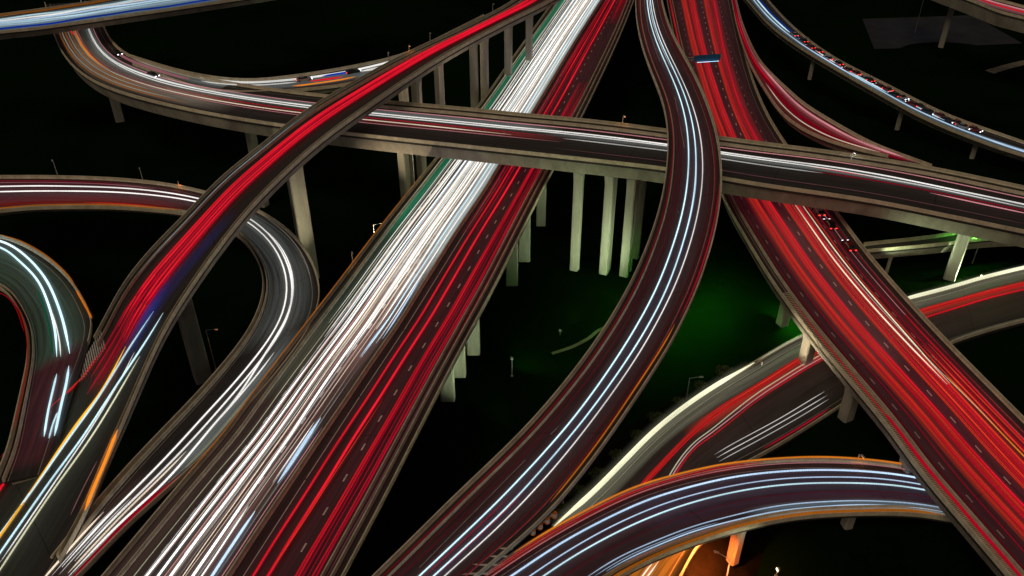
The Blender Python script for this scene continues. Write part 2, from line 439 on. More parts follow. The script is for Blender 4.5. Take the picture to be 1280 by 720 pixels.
a_n = [(58,12),(64,37),(70,58),(85,80),(107,97),(140,111),(187,124),(250,138),(320,150),(400,161),(500,172),(640,187),(740,198),(835,209),(900,220),(960,230),(1085,248),(1172,265),(1280,287)]
AR = Rails(a_f, a_n, [30,31,32,32.6,32.8,32.4,31,29,27], e=(10, 90))
b_l = [(655,-10),(640,2),(580,32),(520,59),(494,72),(440,102),(395,128),(357,155),(320,185),(275,221),(226,272),(190,308),(152,355),(130,397),(96,455),(50,510),(0,575)]
b_r = [(705,-10),(690,0),(640,23),(570,60),(532,83),(470,125),(395,179),(320,250),(275,305),(236,360),(205,410),(185,452),(160,510),(147,540),(130,577),(105,641),(60,722)]
BR = Rails(b_l, b_r, [39,40,40,39,36,32,28,24.5,22,20.6,20.4], e=(70, 110))
h_l = [(0,219),(70,219),(150,222),(215,229),(252,237),(285,246),(320,259),(365,288),(390,322),(401,352),(398,386),(378,422),(345,465),(310,506),(270,552),(220,600),(160,653),(95,720)]
h_r = [(0,262),(37,258),(132,257),(192,261),(225,264),(262,272),(295,289),(315,308),(329,338),(331,360),(320,394),(300,427),(250,486),(200,538),(150,591),(105,643),(68,690),(40,725)]
HR = Rails(h_l, h_r, [20,20,20,19.4,19.2,19.2,19.4,20.1,20.3,20.35], e=(80, 110))
g_l = [(-70,282),(0,293),(30,304),(60,322),(85,345),(102,370),(114,397),(110,425),(100,455),(85,500),(72,545),(60,585)]
g_r = [(-70,345),(-20,352),(0,358),(15,372),(28,396),(34,420),(33,450),(27,480),(18,520),(8,560),(-8,600)]
GR = Rails(g_l, g_r, [25,25,25,24.8,24.3,23.6,22.6,21.6], e=(60, 0))
d_l = [(834,0),(846,60),(866,130),(885,190),(905,247),(930,291),(958,338),(975,363),(1010,410),(1049,457),(1095,512),(1115,537),(1152,588),(1202,647),(1262,717)]
d_r = [(916,0),(923,32),(940,95),(960,143),(985,182),(1012,218),(1047,264),(1082,311),(1125,361),(1175,415),(1220,461),(1280,521),(1345,586),(1400,640)]
DR = Rails(d_l, d_r, 20, e=(80, 130))
e_f = [(575,735),(640,691),(690,660),(760,623),(815,601),(890,582),(960,573),(1022,571),(1085,574),(1150,584),(1230,606)]
e_n = [(700,768),(772,720),(820,695),(890,669),(960,651),(1022,642),(1110,639),(1167,643),(1240,658)]
ER = Rails(e_f, e_n, [22,21.5,20,18,16,14.5,13,12.2], e=(110, 70))
f_f = [(690,656),(707,641),(740,613),(780,573),(815,538),(855,506),(895,479),(935,456),(960,441),(985,426),(1040,401),(1090,384),(1135,371),(1190,357),(1222,347),(1280,333),(1340,320)]
f_n = [(770,735),(800,700),(830,660),(865,622),(905,592),(960,562),(1000,538),(1030,519),(1090,480),(1140,450),(1190,426),(1235,411),(1280,399),(1340,386)]
FR = Rails(f_f, f_n, [8.6,8.6,8.6,8.8,9,9], e=(0, 90))
k_f = [(935,-35),(950,-14),(967,7),(997,37),(1042,70),(1110,105),(1185,142),(1280,176)]
k_n = [(925,-12),(942,8),(963,31),(997,56),(1042,83),(1100,116),(1160,148),(1235,178),(1285,194)]
KR = Rails(k_f, k_n, [18,17,16,15,14], e=(40, 90))
l_l = [(915,0),(921,30),(935,72),(955,108),(980,142),(1015,165),(1060,181),(1110,193)]
l_r = [(921,0),(929,30),(945,66),(960,86),(985,110),(1010,131),(1060,161),(1100,181),(1165,205)]
LR = Rails(l_l, l_r, [21,22,24.5,27.3,29,29.6], e=(40, 0))
n_f = [(-20,20),(0,17),(100,3),(200,-14),(300,-32)]
n_n = [(-20,41),(0,38),(50,33),(150,19),(287,-1),(350,-11)]
NR = Rails(n_f, n_n, 39, e=(80, 90))
o_f = [(160,67),(215,84),(262,94),(310,98),(360,94),(420,85),(480,73),(520,60),(560,40)]
o_n = [(165,78),(215,97),(255,109),(300,113),(350,112),(400,108),(440,102),(500,86),(560,62)]
OR = Rails(o_f, o_n, [30.7,31,31,30.8,30.4], e=(0, 50))
m_f = [(1195,-22),(1225,-8),(1255,0),(1285,8)]; m_n = [(1195,-8),(1222,2),(1250,13),(1285,22)]
XR = Rails(m_f, m_n, 30, e=(60, 70))
i_f = [(1080,303),(1170,293),(1230,282),(1285,277),(1340,272)]; i_n = [(1080,312),(1170,304),(1230,297),(1285,294),(1340,292)]
IR = Rails(i_f, i_n, 15, e=(0, 60))
j_f = [(735,760),(775,712),(810,680),(850,650)]; j_n = [(820,770),(847,725),(871,682),(905,648)]
JR = Rails(j_f, j_n, 9, e=(60, 60))

main = road('straight many-lane freeway viaduct, white lights on its left half and red on its right', 'freeway', MA, depth=2.6, inset=2.2, name='freeway_viaduct', edge_lines=False)
# the median follows its own line
def sweep_line(r, side, prof, name, m, root):
    q = Rails.__new__(Rails); q.n = r.n; q.arc = r.arc
    q.L = [p.copy() for p in (r.L if side == 0 else r.R)]
    o = r.R if side == 0 else r.L
    q.R = [a + (b-a).normalized() for a, b in zip(q.L, o)]
    return sweep(q, prof, name, m, root)
sweep_line(MW, 1, [(0,-0.35,0.004),(0,0.35,0.004),(0,0.15,0.4),(0,0.12,BH),(0,-0.12,BH),(0,-0.15,0.4)], 'barrier', M['barrier'], main)
for o in (-1.55, -2.9):
    sweep(MA, [(1,o-0.16,0.004),(1,o+0.16,0.004),(1,o+0.1,0.85),(1,o-0.1,0.85)], 'barrier', M['barrier'], main)
sweep(MA, [(0,1.9,0.004),(0,2.25,0.004),(0,2.15,0.8),(0,1.98,0.8)], 'barrier', M['barrier'], main)
dashes(MR, 0.50, main); dashes(MR, 0.12, main, 20, 0.3, 0.07)
dashes(MW, 0.30, main); dashes(MW, 0.5, main); dashes(MW, 0.70, main)
cramp = road('tall S-curved ramp with three pale cyan streaks sweeping over every other road', 'ramp', CR, depth=2.0, inset=2.2, rb=(0, .915))
dashes(CR, 0.33, cramp, 30, 0.2, 0.07, m='dull_paint'); 
sweep(CR, [(0,1.55,0.004),(0,1.85,0.004),(0,1.75,0.45),(0,1.62,0.45)], 'curb', M['barrier'], cramp)
aramp = road('wide flyover crossing the picture from upper left to right over both freeways', 'flyover', AR, depth=4.0, inset=0.35, slab=0.6)
sweep(AR, [(0,3.2,0.004),(0,3.5,0.004),(0,3.4,0.8),(0,3.25,0.8)], 'barrier', M['barrier'], aramp, 0.3, 0.95)
bramp = road('high curved ramp with red streaks sweeping down from top centre to lower left', 'ramp', BR, depth=2.4, inset=0.9, lb=(0, .72), rb=(0, .885))
sweep(BR, [(0,2.5,0.004),(0,2.8,0.004),(0,2.7,0.8),(0,2.55,0.8)], 'barrier', M['barrier'], bramp, 0, .72)
sweep(BR, [(1,-1.35,0.004),(1,-1.05,0.004),(1,-1.12,0.8),(1,-1.25,0.8)], 'barrier', M['barrier'], bramp, 0, .885)
hramp = road('grey loop ramp curling under the high red ramp and back beside the straight freeway', 'ramp', HR, depth=2.0, inset=2.0, rb=(0, .86))
sweep(HR, [(1,-1.25,0.004),(1,-0.95,0.004),(1,-1.02,0.8),(1,-1.18,0.8)], 'barrier', M['barrier'], hramp, 0.0, .86)
gramp = road('greenish loop ramp with two bright cyan streaks at the left edge', 'ramp', GR, depth=2.0, inset=2.0, lb=(0, .66))
sweep(GR, [(1,-1.3,0.004),(1,-1.0,0.004),(1,-1.1,0.8),(1,-1.2,0.8)], 'barrier', M['barrier'], gramp)
dramp = road('broad freeway viaduct with thick red bands running from top centre to lower right', 'freeway', DR, depth=3.0, inset=0.5, name='freeway_viaduct', slab=0.6)
sweep(DR, [(0,2.2,0.004),(0,2.5,0.004),(0,2.4,0.8),(0,2.28,0.8)], 'barrier', M['barrier'], dramp)
dashes(DR, 0.52, dramp); dashes(DR, 0.18, dramp, m='dull_paint'); dashes(DR, 0.80, dramp, m='dull_paint')
eramp = road('orange-edged ramp arching across the bottom with blue white streaks', 'ramp', ER, depth=2.0, inset=1.6, lb=(.17, 1))
sweep(ER, [(1,-1.5,0.004),(1,-1.2,0.004),(1,-1.28,0.8),(1,-1.42,0.8)], 'barrier', M['barrier'], eramp, .1, 1)
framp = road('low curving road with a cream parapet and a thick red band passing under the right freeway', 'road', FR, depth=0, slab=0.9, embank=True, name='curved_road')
kramp = road('narrow distant ramp at upper right carrying a queue of cars', 'ramp', KR, depth=2.0, inset=1.5)
lramp = road('short red-lit slip ramp joining the wide flyover at upper right', 'ramp', LR, depth=1.8, inset=0.8, edge_lines=False)
nramp = road('distant bridge packed with blue white lights at the top left corner', 'bridge', NR, depth=2.4, inset=1.5)
oramp = road('slim distant ramp leaving the wide flyover behind the high red ramp', 'ramp', OR, depth=1.8, inset=1.0, edge_lines=False)
xramp = road('far cream-sided ramp with pink lights at the top right corner', 'ramp', XR, depth=5.0, inset=0.3, edge_lines=False)
iramp = road('dim green-sided connector tucked beneath the wide flyover at right', 'ramp', IR, depth=2.6, inset=0.3, edge_lines=False)
jroad = road('orange-lit low road slipping beneath the bottom arching ramp', 'road', JR, depth=0, slab=0.9, embank=True, name='curved_road')

# painted hatching in the two gores
def hatch(r, root, f0, f1, t0, t1, n, slant=0.01, w=0.28, m='dull_paint'):
    v = []; f = []
    for i in range(n):
        g = i/(n-1); ff = f0 + (f1-f0)*g
        a, b = t0(g), t1(g)
        L_ = r.arc[-1]
        for tt, df in ((a, 0), (b, slant)):
            for sd in (-1, 1):
                p = r.at(ff + df + sd*w/L_, tt); p.z += 0.016; v.append(p - root.location)
        k = len(v)-4; f.append((k, k+1, k+3, k+2))
    mesh_obj('hatch_marking', v, f, M[m], root)
hv = []; hf = []
for x0, x1, y in ((632,650,667),(621,645,676),(610,641,685.5),(597,634,695.5),(584,622,706),(570,610,717),(556,598,729)):
    for x, yy in ((x0,y-1.1),(x1,y-1.1),(x1,y+1.1),(x0,y+1.1)):
        q = unproj(x, yy, 0); zz = zprof(CR.zs, CR.f_at(x, yy)) + .05; hv.append(unproj(x, yy, zz) - cramp.location)
    n_ = len(hv); hf.append((n_-4, n_-3, n_-2, n_-1))
mesh_obj('hatch_marking', hv, hf, M['paint'], cramp)
lm = MB()
for i_ in range(230):
    f_ = .45 + .55*i_/230; a_ = DR.at(f_, .012); b_ = DR.at(min(1, f_+.0012), .075)
    for p_ in (a_, b_): p_.z += .55
    lm.tube(a_ - dramp.location, b_ - dramp.location, .09, n=5)
lm.build('lattice_pattern', M['barrier'], dramp)
hatch(BR, bramp, BR.f_at(118,402), BR.f_at(92,480), lambda g: 0.0, lambda g: 0.22-0.1*g, 18, slant=0.004, w=0.3, m='paint')

# columns ---------------------------------------------------------------
def column(rd, r, root, bx, by, gz, w=1.8, d=1.8, depth=2.2, flare=1.35, cap=0, base_z=None):
    p = unproj(bx, by, gz)
    bi = min(range(r.n), key=lambda i: min((r.at(i/(r.n-1), t).xy - p.xy).length for t in (0.15, .3, 0.5, .7, 0.85)))
    f = bi/(r.n-1); top = r.at(f, .5).z - depth
    A_, B_ = r.at(f, 0), r.at(f, 1); ab = (B_-A_).xy; tt = (p.xy-A_.xy).dot(ab)/ab.length_squared
    mg = min(.4, (max(w, d)*.6 + (1.6 if depth > 3.5 else 2.4))/ab.length); tc_ = min(max(tt, mg), 1-mg)
    if abs(tc_-tt) > 1e-4:
        q_ = r.at(f, tc_); p = Vector((q_.x, q_.y, gz))
    dr = r.R[bi]-r.L[bi]; ang = math.atan2(dr.y, dr.x)
    ca, sa = math.cos(ang), math.sin(ang)
    def ring(a, b, c=0.25):
        q = [(-a,-b+c),(-a+c,-b),(a-c,-b),(a,-b+c),(a,b-c),(a-c,b),(-a+c,b),(-a,b-c)]
        return [(x*ca-y*sa+p.x-root.location.x, x*sa+y*ca+p.y-root.location.y) for x, y in q]
    zo = root.location.z; mb = MB()
    hz = top - 3.0 if top - gz > 7 else top-1.2
    a, b = w/2, d/2
    mb.prism(ring(a, b), gz-1.5-zo, hz-zo)
    mb.prism(ring(a, b), hz-zo+.002, top+.05-zo, ring(a*flare, b*1.1))
    if cap:
        mb.prism(ring(cap/2, b*1.15), top-1.4-zo, top+0.1-zo)
    mb.build('column', M['column'], root)
def column_at(r, root, px, py, w, d=2.0, depth=2.4, gz=0.0, t=.5, **k):
    p = r.at(r.f_at(px, py), t); dx = Vector((p.x, p.y, gz))
    # picture point of that ground position
    q = dx - Vector((0, 0, CAM_H)); zc = q.y*CP - q.z*SP; yy = -(q.y*SP + q.z*CP)
    column('', r, root, 640 + q.x/zc*F, 360 + yy/zc*F, gz, w, d, depth, **k)
for bx, by, w, cap in ((718,337,1.9,0),(750,349,3.6,0),(776,351,1.6,0),(784,338,1.4,0),(793,322,1.5,0),(516,262,3.0,0),(330,255,2.6,9),(150,150,3,0),(605,235,2.5,0)):
    column('', AR, aramp, bx, by, 0.0, w, 2.2, depth=4.0, cap=cap)
column('', AR, aramp, 1187, 346, 8.0, 3.6, 2.6, depth=3.9, flare=1.5)
for bx, by, w in ((657,323,3.2),(676,280,2.6),(592,440,3.0),(574,468,3.0),(560,498,3.0),(640,355,3)):
    column('', MA, main, bx, by, 0.0, w, 2.0, depth=2.6)
for bx, by, w, t in ((366,182,4.6,.5),(218,335,3.8,.5),(520,88,2.6,.3),(528,84,3.0,.7),(563,62,2.4,.5),(602,38,2.2,.35),(610,34,2.2,.7),(640,14,2.4,.5),(668,2,2.2,.5)):
    column_at(BR, bramp, bx, by, w, d=(3.6 if w > 3.5 else 2.0), t=t, flare=1.2)
for bx, by, w in ((978,404,2.2),(993,455,2.4),(1032,524,2.4),(1120,610,2.4)):
    column('', DR, dramp, bx, by, 8.0, w, 2.2, depth=3.0)
for bx, by in ((925,705),(1060,680),(800,790)):
    column('', ER, eramp, bx, by, 6.0, 1.8, 1.6, depth=2.0)
for bx, by in ((865,340),):
    column('', CR, cramp, bx, by, 0.0, 2.2, 2.0, depth=2.0)
for bx, by in ((340,440),):
    column('', HR, hramp, bx, by, 0.0, 2.2, 2.0, depth=2.0)
column_at(GR, gramp, 75, 440, 2.2)
for x_, y_ in ((1020,62),(1130,126),(1225,168)): column_at(KR, kramp, x_, y_, 1.6, 1.4, gz=8.0)
column('', IR, iramp, 1112, 345, 8.0, 0.8, .8, depth=2.6)
column('', XR, xramp, 1243, 50, 8.0, 3.0, 2.0, depth=5)

# ================================================================= LIGHT TRAILS AND PAINTED PARAPET GLOW
W1 = "straight freeway's white half"
U = (640,72)
# left half: nearest lines first, reaching from the bottom right up to the top
for t, c, s, rad in (((.25,.27,.25),C_CREAM,.35,.07), ((.42,.36,.35),C_WHITE,1.3,.15), ((.50,.45,.44),C_WHITE,1.4,.16),
                     ((.58,.53,.55),C_WHITE,1.5,.20), ((.63,.60,.655),C_WARM,.9,.07), ((.68,.665,.74),C_WHITE,1.5,.20)):
    trail(MW, W1, t[0:1]+t[1:], c, s, rad)
for t, c, s, rad in (((.88,.90),C_BLUEW,1.2,.30),):
    trail(MW, W1, t, c, s, rad, a=(400,520), b=(340,600))
trail(MW, W1, (.84,.85), C_WHITE, 1.0, .10, a=(385,525), b=(335,600))
trail(MW, W1, (.78,.80), C_WHITE, 1.2, .13, a=(322,630), b=(240,745)); trail(MW, W1, (.87,.88), C_BLUEW, 1.2, .22, a=(322,635), b=(235,745))
for k in range(5):   # dense white weave from the middle to the top
    t = .70+.055*k
    trail(MW, W1, (t+.005, t+random.uniform(-.02,.02), t), (C_WHITE,C_WARM,C_WHITE,C_COOL,C_WHITE)[k], (1.2,.9,1.3,1.1,1.0)[k], (.16,.12,.2,.13,.13)[k], a=(800,-70), b=(470,445-16*(k%3)))
for k in range(11):
    t = .30+.037*k
    trail(MW, W1, (t-.015, t+.012*math.sin(k*2.1), t+.012), (C_WHITE,C_WARM,C_COOL)[k%3], 0.85+.5*random.random(), random.choice((.07,.09,.12)), a=(800,-70), b=(470-22*(k%4),350+34*(k%4)))
for a_, b_ in (((470,400),(440,445)),((505,350),(470,425)),((523,345),(500,385))):
    trail(MW, W1, (.94,.95) if a_[0] > 500 else (.86,.85), C_BLUEW, 1.0, .15, a=a_, b=b_)
for k in range(9):
    trail(MW, W1, (.50+.05*k, .50+.05*k+.01), (C_PINK,C_WARM,C_WHITE)[k%3], .16+.10*(k%2), .07, a=(500-6*k,350+12*k), b=(235,745), h=.4)
for k in range(12):
    trail(MW, W1, (.33+.042*k, .335+.042*k), (C_WHITE,C_ROSE,C_WARM)[k%3], .5+.3*random.random(), random.choice((.045,.06,.08)), a=(560,230), b=(140+20*(k%5),760-40*(k%4)))
for k in range(6):
    trail(MW, W1, (.845+.022*k, .845+.022*k), (C_WHITE,C_COOL)[k%2], .55, .06, a=(800,-70), b=(548,325), h=.5)
trail(MW, W1, (.235,.24), C_WHITE, .8, .08, a=(800,-70), b=(420,400)); trail(MW, W1, (.09,.10), C_CREAM, .55, .06, a=(800,-70), b=(500,290))
trail(MW, W1, (.30,.31), C_WHITE, .9, .10, a=(560,210), b=(405,418)); trail(MW, W1, (.36,.37), C_WHITE, .9, .11, a=(560,210), b=(390,442))
trail(MW, W1, (.965,.96), C_PINK, .55, .07, a=(400,535), b=(235,745))

trail(MW, W1, (.002,.002), C_ORG, .30, .09, a=(530,215), b=(235,600), h=1.0, wob=0)  # orange glow painted along the left barrier top
R1 = "straight freeway's red half"
trail(MR, R1, (.26,.24,.22), C_RED, .75, .17); trail(MR, R1, (.42,.38,.345), C_RED, .95, .20)
trail(MR, R1, (.43,.385,.35), C_SCAR, .6, .08, b=(300,745), a=(470,500), h=.75)
for t, c, s, rad in ((.60,C_RED,.6,.12),(.625,C_RED,.7,.13),(.655,C_CRIM,.55,.10),(.70,C_CRIM,.5,.07),(.745,C_RED,.55,.09),(.775,C_CRIM,.65,.13)):
    trail(MR, R1, (t+.01, t, t), c, s*.85, rad, a=(715,100), b=(300,760))
    trail(MR, R1, (t+.02, t+.02), c, s*.6, rad*.8, a=(800,-70), b=(762,28))
for t in (.15,.20,.36):
    trail(MR, R1, (t,t), C_RED, .45, .11, a=(800,-70), b=(705,95))
for t in (.12,.18,.30): trail(MR, R1, (t,t), C_CRIM, .55, .09, a=(760,20), b=(585,290))
for t in (.52,.58,.72): trail(MR, R1, (t,t), C_RED, .3, .07, a=(800,-70), b=(765,30))
trail(MR, R1, (.88,.88), C_CRIM, .3, .07, a=(700,170), b=(560,445))
trail(MR, R1, (.88,.87), C_PINK, .10, .06, a=(560,440), b=(430,745))

W2 = 'tall S-curved ramp'
trail(CR, W2, (.45,.43,.40,.42,.45,.445,.46), C_COOL, 1.15, .125, wob=.03); trail(CR, W2, (.56,.55,.54,.57,.58,.585,.60), C_COOL, 1.15, .12, wob=.03)
trail(CR, W2, (.65,.63,.66,.67,.685,.69,.72), C_WHITE, .9, .095, wob=.03)
trail(CR, W2, (.55,.56), C_BLUEW, .5, .06, a=(890,200), b=(830,370)); trail(CR, W2, (.495,.51), C_WHITE, .7, .07, a=(800,-30), b=(850,80))
trail(CR, W2, (.27,.27), C_CRIM, .10, .06, wob=.03); trail(CR, W2, (.10,.10), C_CRIM, .22, .08, wob=.03); trail(CR, W2, (.90,.90), C_CRIM, .20, .08, wob=.03)
trail(CR, W2, (.20,.20), C_CRIM, .12, .05, wob=.03); trail(CR, W2, (.83,.83), C_CRIM, .12, .05, wob=.03)
trail(CR, W2, (.93,.95), C_ORG, .4, .10, a=(850,405), b=(690,630), h=1.0); trail(CR, W2, (.965,.965), C_CRIM, .5, .09, a=(905,230), b=(855,398), h=1.0)  # orange and crimson strands paint glow on the right parapet top
trail(CR, W2, (.60,.61), C_CRIM, .5, .07, a=(640,610), b=(545,720)); trail(CR, W2, (.50,.50), C_CRIM, .4, .06, a=(620,620), b=(530,720))

W3 = 'wide crossing flyover'
trail(AR, W3, (.22,.30,.28,.28,.28,.28,.24,.27,.28), C_PINK, .45, .10); trail(AR, W3, (.30,.38,.38,.40,.39,.40,.38,.42,.43), C_WHITE, .85, .14)
trail(AR, W3, (.32,.44,.44,.45,.44,.44,.43,.47,.49), C_WHITE, .7, .12, a=(110,20), b=(1285,250)); trail(AR, W3, (.34,.40), C_WHITE, .7, .12, a=(130,60), b=(330,122))
trail(AR, W3, (.54,.53), C_RED, .35, .09, a=(200,108), b=(700,165)); trail(AR, W3, (.62,.62,.60,.60), C_WARM, .7, .11, a=(112,92), b=(640,170))
trail(AR, W3, (.68,.68,.66), C_PINK, .35, .08, a=(150,110), b=(700,176)); trail(AR, W3, (.57,.56), C_WHITE, .35, .12, a=(700,172), b=(1030,212))
trail(AR, W3, (.60,.62), C_PINK, .7, .12, a=(1160,235), b=(1300,275)); trail(AR, W3, (.55,.56), C_CRIM, .22, .12, a=(1010,205), b=(1300,262))
trail(AR, W3, (.80,.82), C_PINK, .10, .06, a=(700,180), b=(1300,262), h=.3)
trail(AR, W3, (.58,.60), C_ORG, .55, .35, a=(80,28), b=(125,92)); 
for k in range(6): trail(AR, W3, (.62+.055*k,.60+.045*k), (C_WARM,C_ORG)[k%2], .22, .13, a=(70,24), b=(150+26*k,108), h=.4)
trail(AR, W3, (.55,.55), C_PINK, .12, flat=.8, a=(90,30), b=(210,108), h=.35); trail(AR, W3, (.75,.62), C_RED, .8, .35, a=(66,30), b=(90,45))
trail(AR, W3, (.12,.14), C_PINK, .25, flat=1.5, a=(150,66), b=(243,94), h=.6); trail(AR, W3, (.45,.47), C_RED, .5, .10, a=(1020,198), b=(1100,210))

W4 = 'high red ramp'
for t, c, s, rad in ((.33,C_RED,.8,.14),(.375,C_RED,.85,.16),(.43,C_CRIM,.7,.13),(.49,C_RED,.85,.15),(.55,C_RED,.8,.16),(.59,C_CRIM,.6,.10)):
    trail(BR, W4, (t+.04, t+.02, t-.01, t-.04), c, s, rad, a=(720,-30), b=(150,420))
for t, e_, s in ((.20,(98,475),.5),(.28,(110,470),.5),(.36,(105,485),.55),(.42,(115,482),.4)):
    trail(BR, W4, (t+.16, t+.06, t), C_CRIM, s, .11, a=(210,330), b=e_)


trail(BR, W4, (.135,.135), C_COOL, .35, .05, a=(395,140), b=(175,352), h=.9)
trail_px(BR, W4, [(192,389),(160,437),(122,498),(88,545),(40,613),(0,668),(-40,722)], C_COOL, 1.1, .15, t=.55)
trail_px(BR, W4, [(204,391),(180,430),(140,490),(104,545),(60,605),(0,691),(-20,720)], C_COOL, 1.1, .15, t=.62)
trail_px(BR, W4, [(168,440),(150,475),(112,538),(60,615),(0,703)], C_WHITE, .9, .10, t=.68)
trail_px(BR, W4, [(157,433),(128,487),(92,535),(45,605),(0,670),(-40,725)], C_AMBER, .95, .18, t=.5)
trail_px(BR, W4, [(175,445),(118,540),(60,622),(0,712),(-15,735)], C_CREAM, .75, .13, t=.72)
trail_px(BR, W4, [(97,478),(70,510),(47,540),(20,582),(0,611),(-25,650)], C_RED, .7, .20, t=.1)
trail_px(BR, W4, [(75,492),(50,518),(25,548),(0,580),(-20,606)], C_RED, .6, .13, t=.06); trail_px(BR, W4, [(62,500),(35,528),(12,558),(0,572)], C_SCAR, .4, .08, t=.03)
trail_px(BR, W4, [(121,444),(104,470),(94,480),(60,512),(25,541)], C_SCAR, .5, .09, t=.08, h=1.0)
trail_px(BR, W4, [(147,537),(138,560),(130,580),(118,608),(106,638)], C_ORG, 1.0, .28, t=.97, h=.9)  # orange glow painted on the right barrier edge
trail_px(BR, W4, [(122,575),(105,608),(88,644)], C_PINK, .2, .07, t=.9)

W5 = 'left-edge cyan loop'
trail_px(GR, W5, [(-40,296),(0,301),(30,318),(58,350),(76,392),(85,430),(87,442)], C_COOL, 1.5, .22, t=.3)
trail_px(GR, W5, [(-40,302),(0,309),(25,327),(48,352),(62,385),(69,415),(71,446)], C_COOL, 1.5, .20, t=.5); trail_px(GR, W5, [(57,372),(68,400),(74,425),(76,446)], C_WHITE, .9, .10, t=.45)
trail_px(GR, W5, [(86,457),(83,478),(76,508),(68,545)], C_COOL, 1.1, .22, t=.3); trail_px(GR, W5, [(71,467),(66,488),(60,515),(55,546)], C_COOL, 1.0, .18, t=.45)
trail_px(GR, W5, [(72,515),(66,530),(61,548)], C_COOL, .9, .13, t=.38); trail_px(GR, W5, [(46,360),(57,390),(64,425),(66,445)], C_GREEN, .12, .15, t=.6)
trail_px(GR, W5, [(95,362),(104,378),(115,398)], C_ORG, .6, .16, t=.02, h=1.0); trail_px(GR, W5, [(0,293),(30,303),(60,321),(85,344),(97,364)], C_ORG, .25, .12, t=.04, h=1.0)  # both orange lines paint a lit outer barrier top
trail_px(GR, W5, [(14,370),(27,395),(34,425),(33,460),(26,500),(15,540)], C_SCAR, .22, .09, t=.97, h=1.0)  # scarlet glow painted along the opposite barrier top
trail_px(GR, W5, [(-10,362),(10,372),(22,390),(30,415)], C_RED, .25, .08, t=.99, h=1.0)  # red glow painted on that same barrier

W6 = 'grey loop ramp'
trail(HR, W6, (.30,.33,.33,.45,.42,.40,.40), C_WHITE, .95, .15, b=(80,700)); trail(HR, W6, (.44,.50,.47,.55,.55,.55,.58), C_WHITE, .95, .15, b=(60,712))
trail(HR, W6, (.40,.46,.28,.18,.22), C_WHITE, 1.0, .17, a=(345,285), b=(80,722)); trail(HR, W6, (.30,.26), C_WHITE, .9, .14, a=(330,440), b=(262,525))
trail(HR, W6, (.10,.12,.10), C_CREAM, .16, flat=.5, a=(385,430), b=(240,580), h=.5); trail(HR, W6, (.33,.30), C_WARM, .8, .13, a=(225,565), b=(60,722))
trail(HR, W6, (.72,.80), C_WARM, .9, .15, a=(125,640), b=(20,725)); trail(HR, W6, (.60,.66), C_WHITE, .5, .08, a=(150,630), b=(40,725)); trail(HR, W6, (.47,.5), C_WHITE, .6, .07, a=(160,620), b=(40,725))
trail(HR, W6, (.04,.05), C_RED, .35, .16, a=(225,590), b=(60,745)); trail(HR, W6, (.10,.09), C_CRIM, .3, .2, a=(215,600), b=(80,735)); trail(HR, W6, (.10,.15), C_CRIM, .2, .1, a=(-20,230), b=(150,230), h=.3)
trail(HR, W6, (.80,.82), C_SCAR, .12, flat=.5, a=(-20,255), b=(225,255), h=.3); trail(HR, W6, (.97,.97), C_ORG, .3, .13, a=(-20,255), b=(225,262), h=1.0)  # orange strand is glow painted on the near parapet top
trail(HR, W6, (.88,.88), C_SCAR, .5, .10, a=(100,256), b=(200,256), h=.7)
trail(HR, W6, (.20,.24), C_PINK, .25, .08, a=(-20,225), b=(200,228)); trail(HR, W6, (.12,.12,.12), C_WARM, .25, .05, a=(330,265), b=(400,350), h=.9)

W7 = 'broad red right freeway'
def band(r, w, tc, width, cols, s, **k):
    n = len(cols)
    for i, c in enumerate(cols):
        o = (i-(n-1)/2)*width/n
        ts = tuple(x+o for x in tc)
        for q_ in (-.28, .16):
            trail(r, w, tuple(x+q_*width/n for x in ts), c, s*random.uniform(.45,1.0), random.choice((.06,.08,.10)), wob=.03, h=.6+.03*(i%2), **k)
band(DR, W7, (.25,.28,.29,.31,.33), .075, (C_SCAR,C_RED,C_SCAR), .85); band(DR, W7, (.37,.39,.40,.42,.44), .085, (C_RED,C_SCAR,C_RED), .85)
band(DR, W7, (.60,.57,.575,.58,.60), .06, (C_SCAR,C_RED), .75); band(DR, W7, (.72,.66,.66,.665,.68), .07, (C_RED,C_RED), .7)
trail(DR, W7, (.64,.65,.67), C_CREAM, .95, .12, a=(1000,240), b=(1195,478), h=.9); trail(DR, W7, (.71,.72,.70), C_CREAM, .9, .10, a=(1015,240), b=(1190,475), h=.9)
trail(DR, W7, (.68,.70,.74), C_WARM, .5, .06, a=(1040,300), b=(1250,540), h=.9)
for t, c, s, rad in ((.205,C_CRIM,.30,.07),(.62,C_SCAR,.7,.07),(.75,C_SCAR,.6,.08),(.80,C_CRIM,.45,.08),(.86,C_PINK,.38,.07),(.90,C_CRIM,.3,.07),(.12,C_CRIM,.16,.07)):
    trail(DR, W7, (t,t), c, s, rad, a=(900,240), b=(1440,760))
for t in (.62,.70,.78,.83): trail(DR, W7, (t, t+.01), C_SCAR, .75, .13, a=(1150,430), b=(1440,760))
trail(DR, W7, (.86,.85), C_RED, .5, .12, a=(1120,370), b=(1440,700)); trail(DR, W7, (.74,.76), C_ORG, .7, .10, a=(1180,470), b=(1330,640))
trail(DR, W7, (.04,.05), C_RED, .45, .2, a=(830,-60), b=(850,70)); trail(DR, W7, (.06,.06), C_CRIM, .55, flat=.5, a=(1100,522), b=(1290,745), h=.6)
trail(DR, W7, (.035,.035), C_RED, .35, .10, a=(980,370), b=(1290,745), h=1.0)

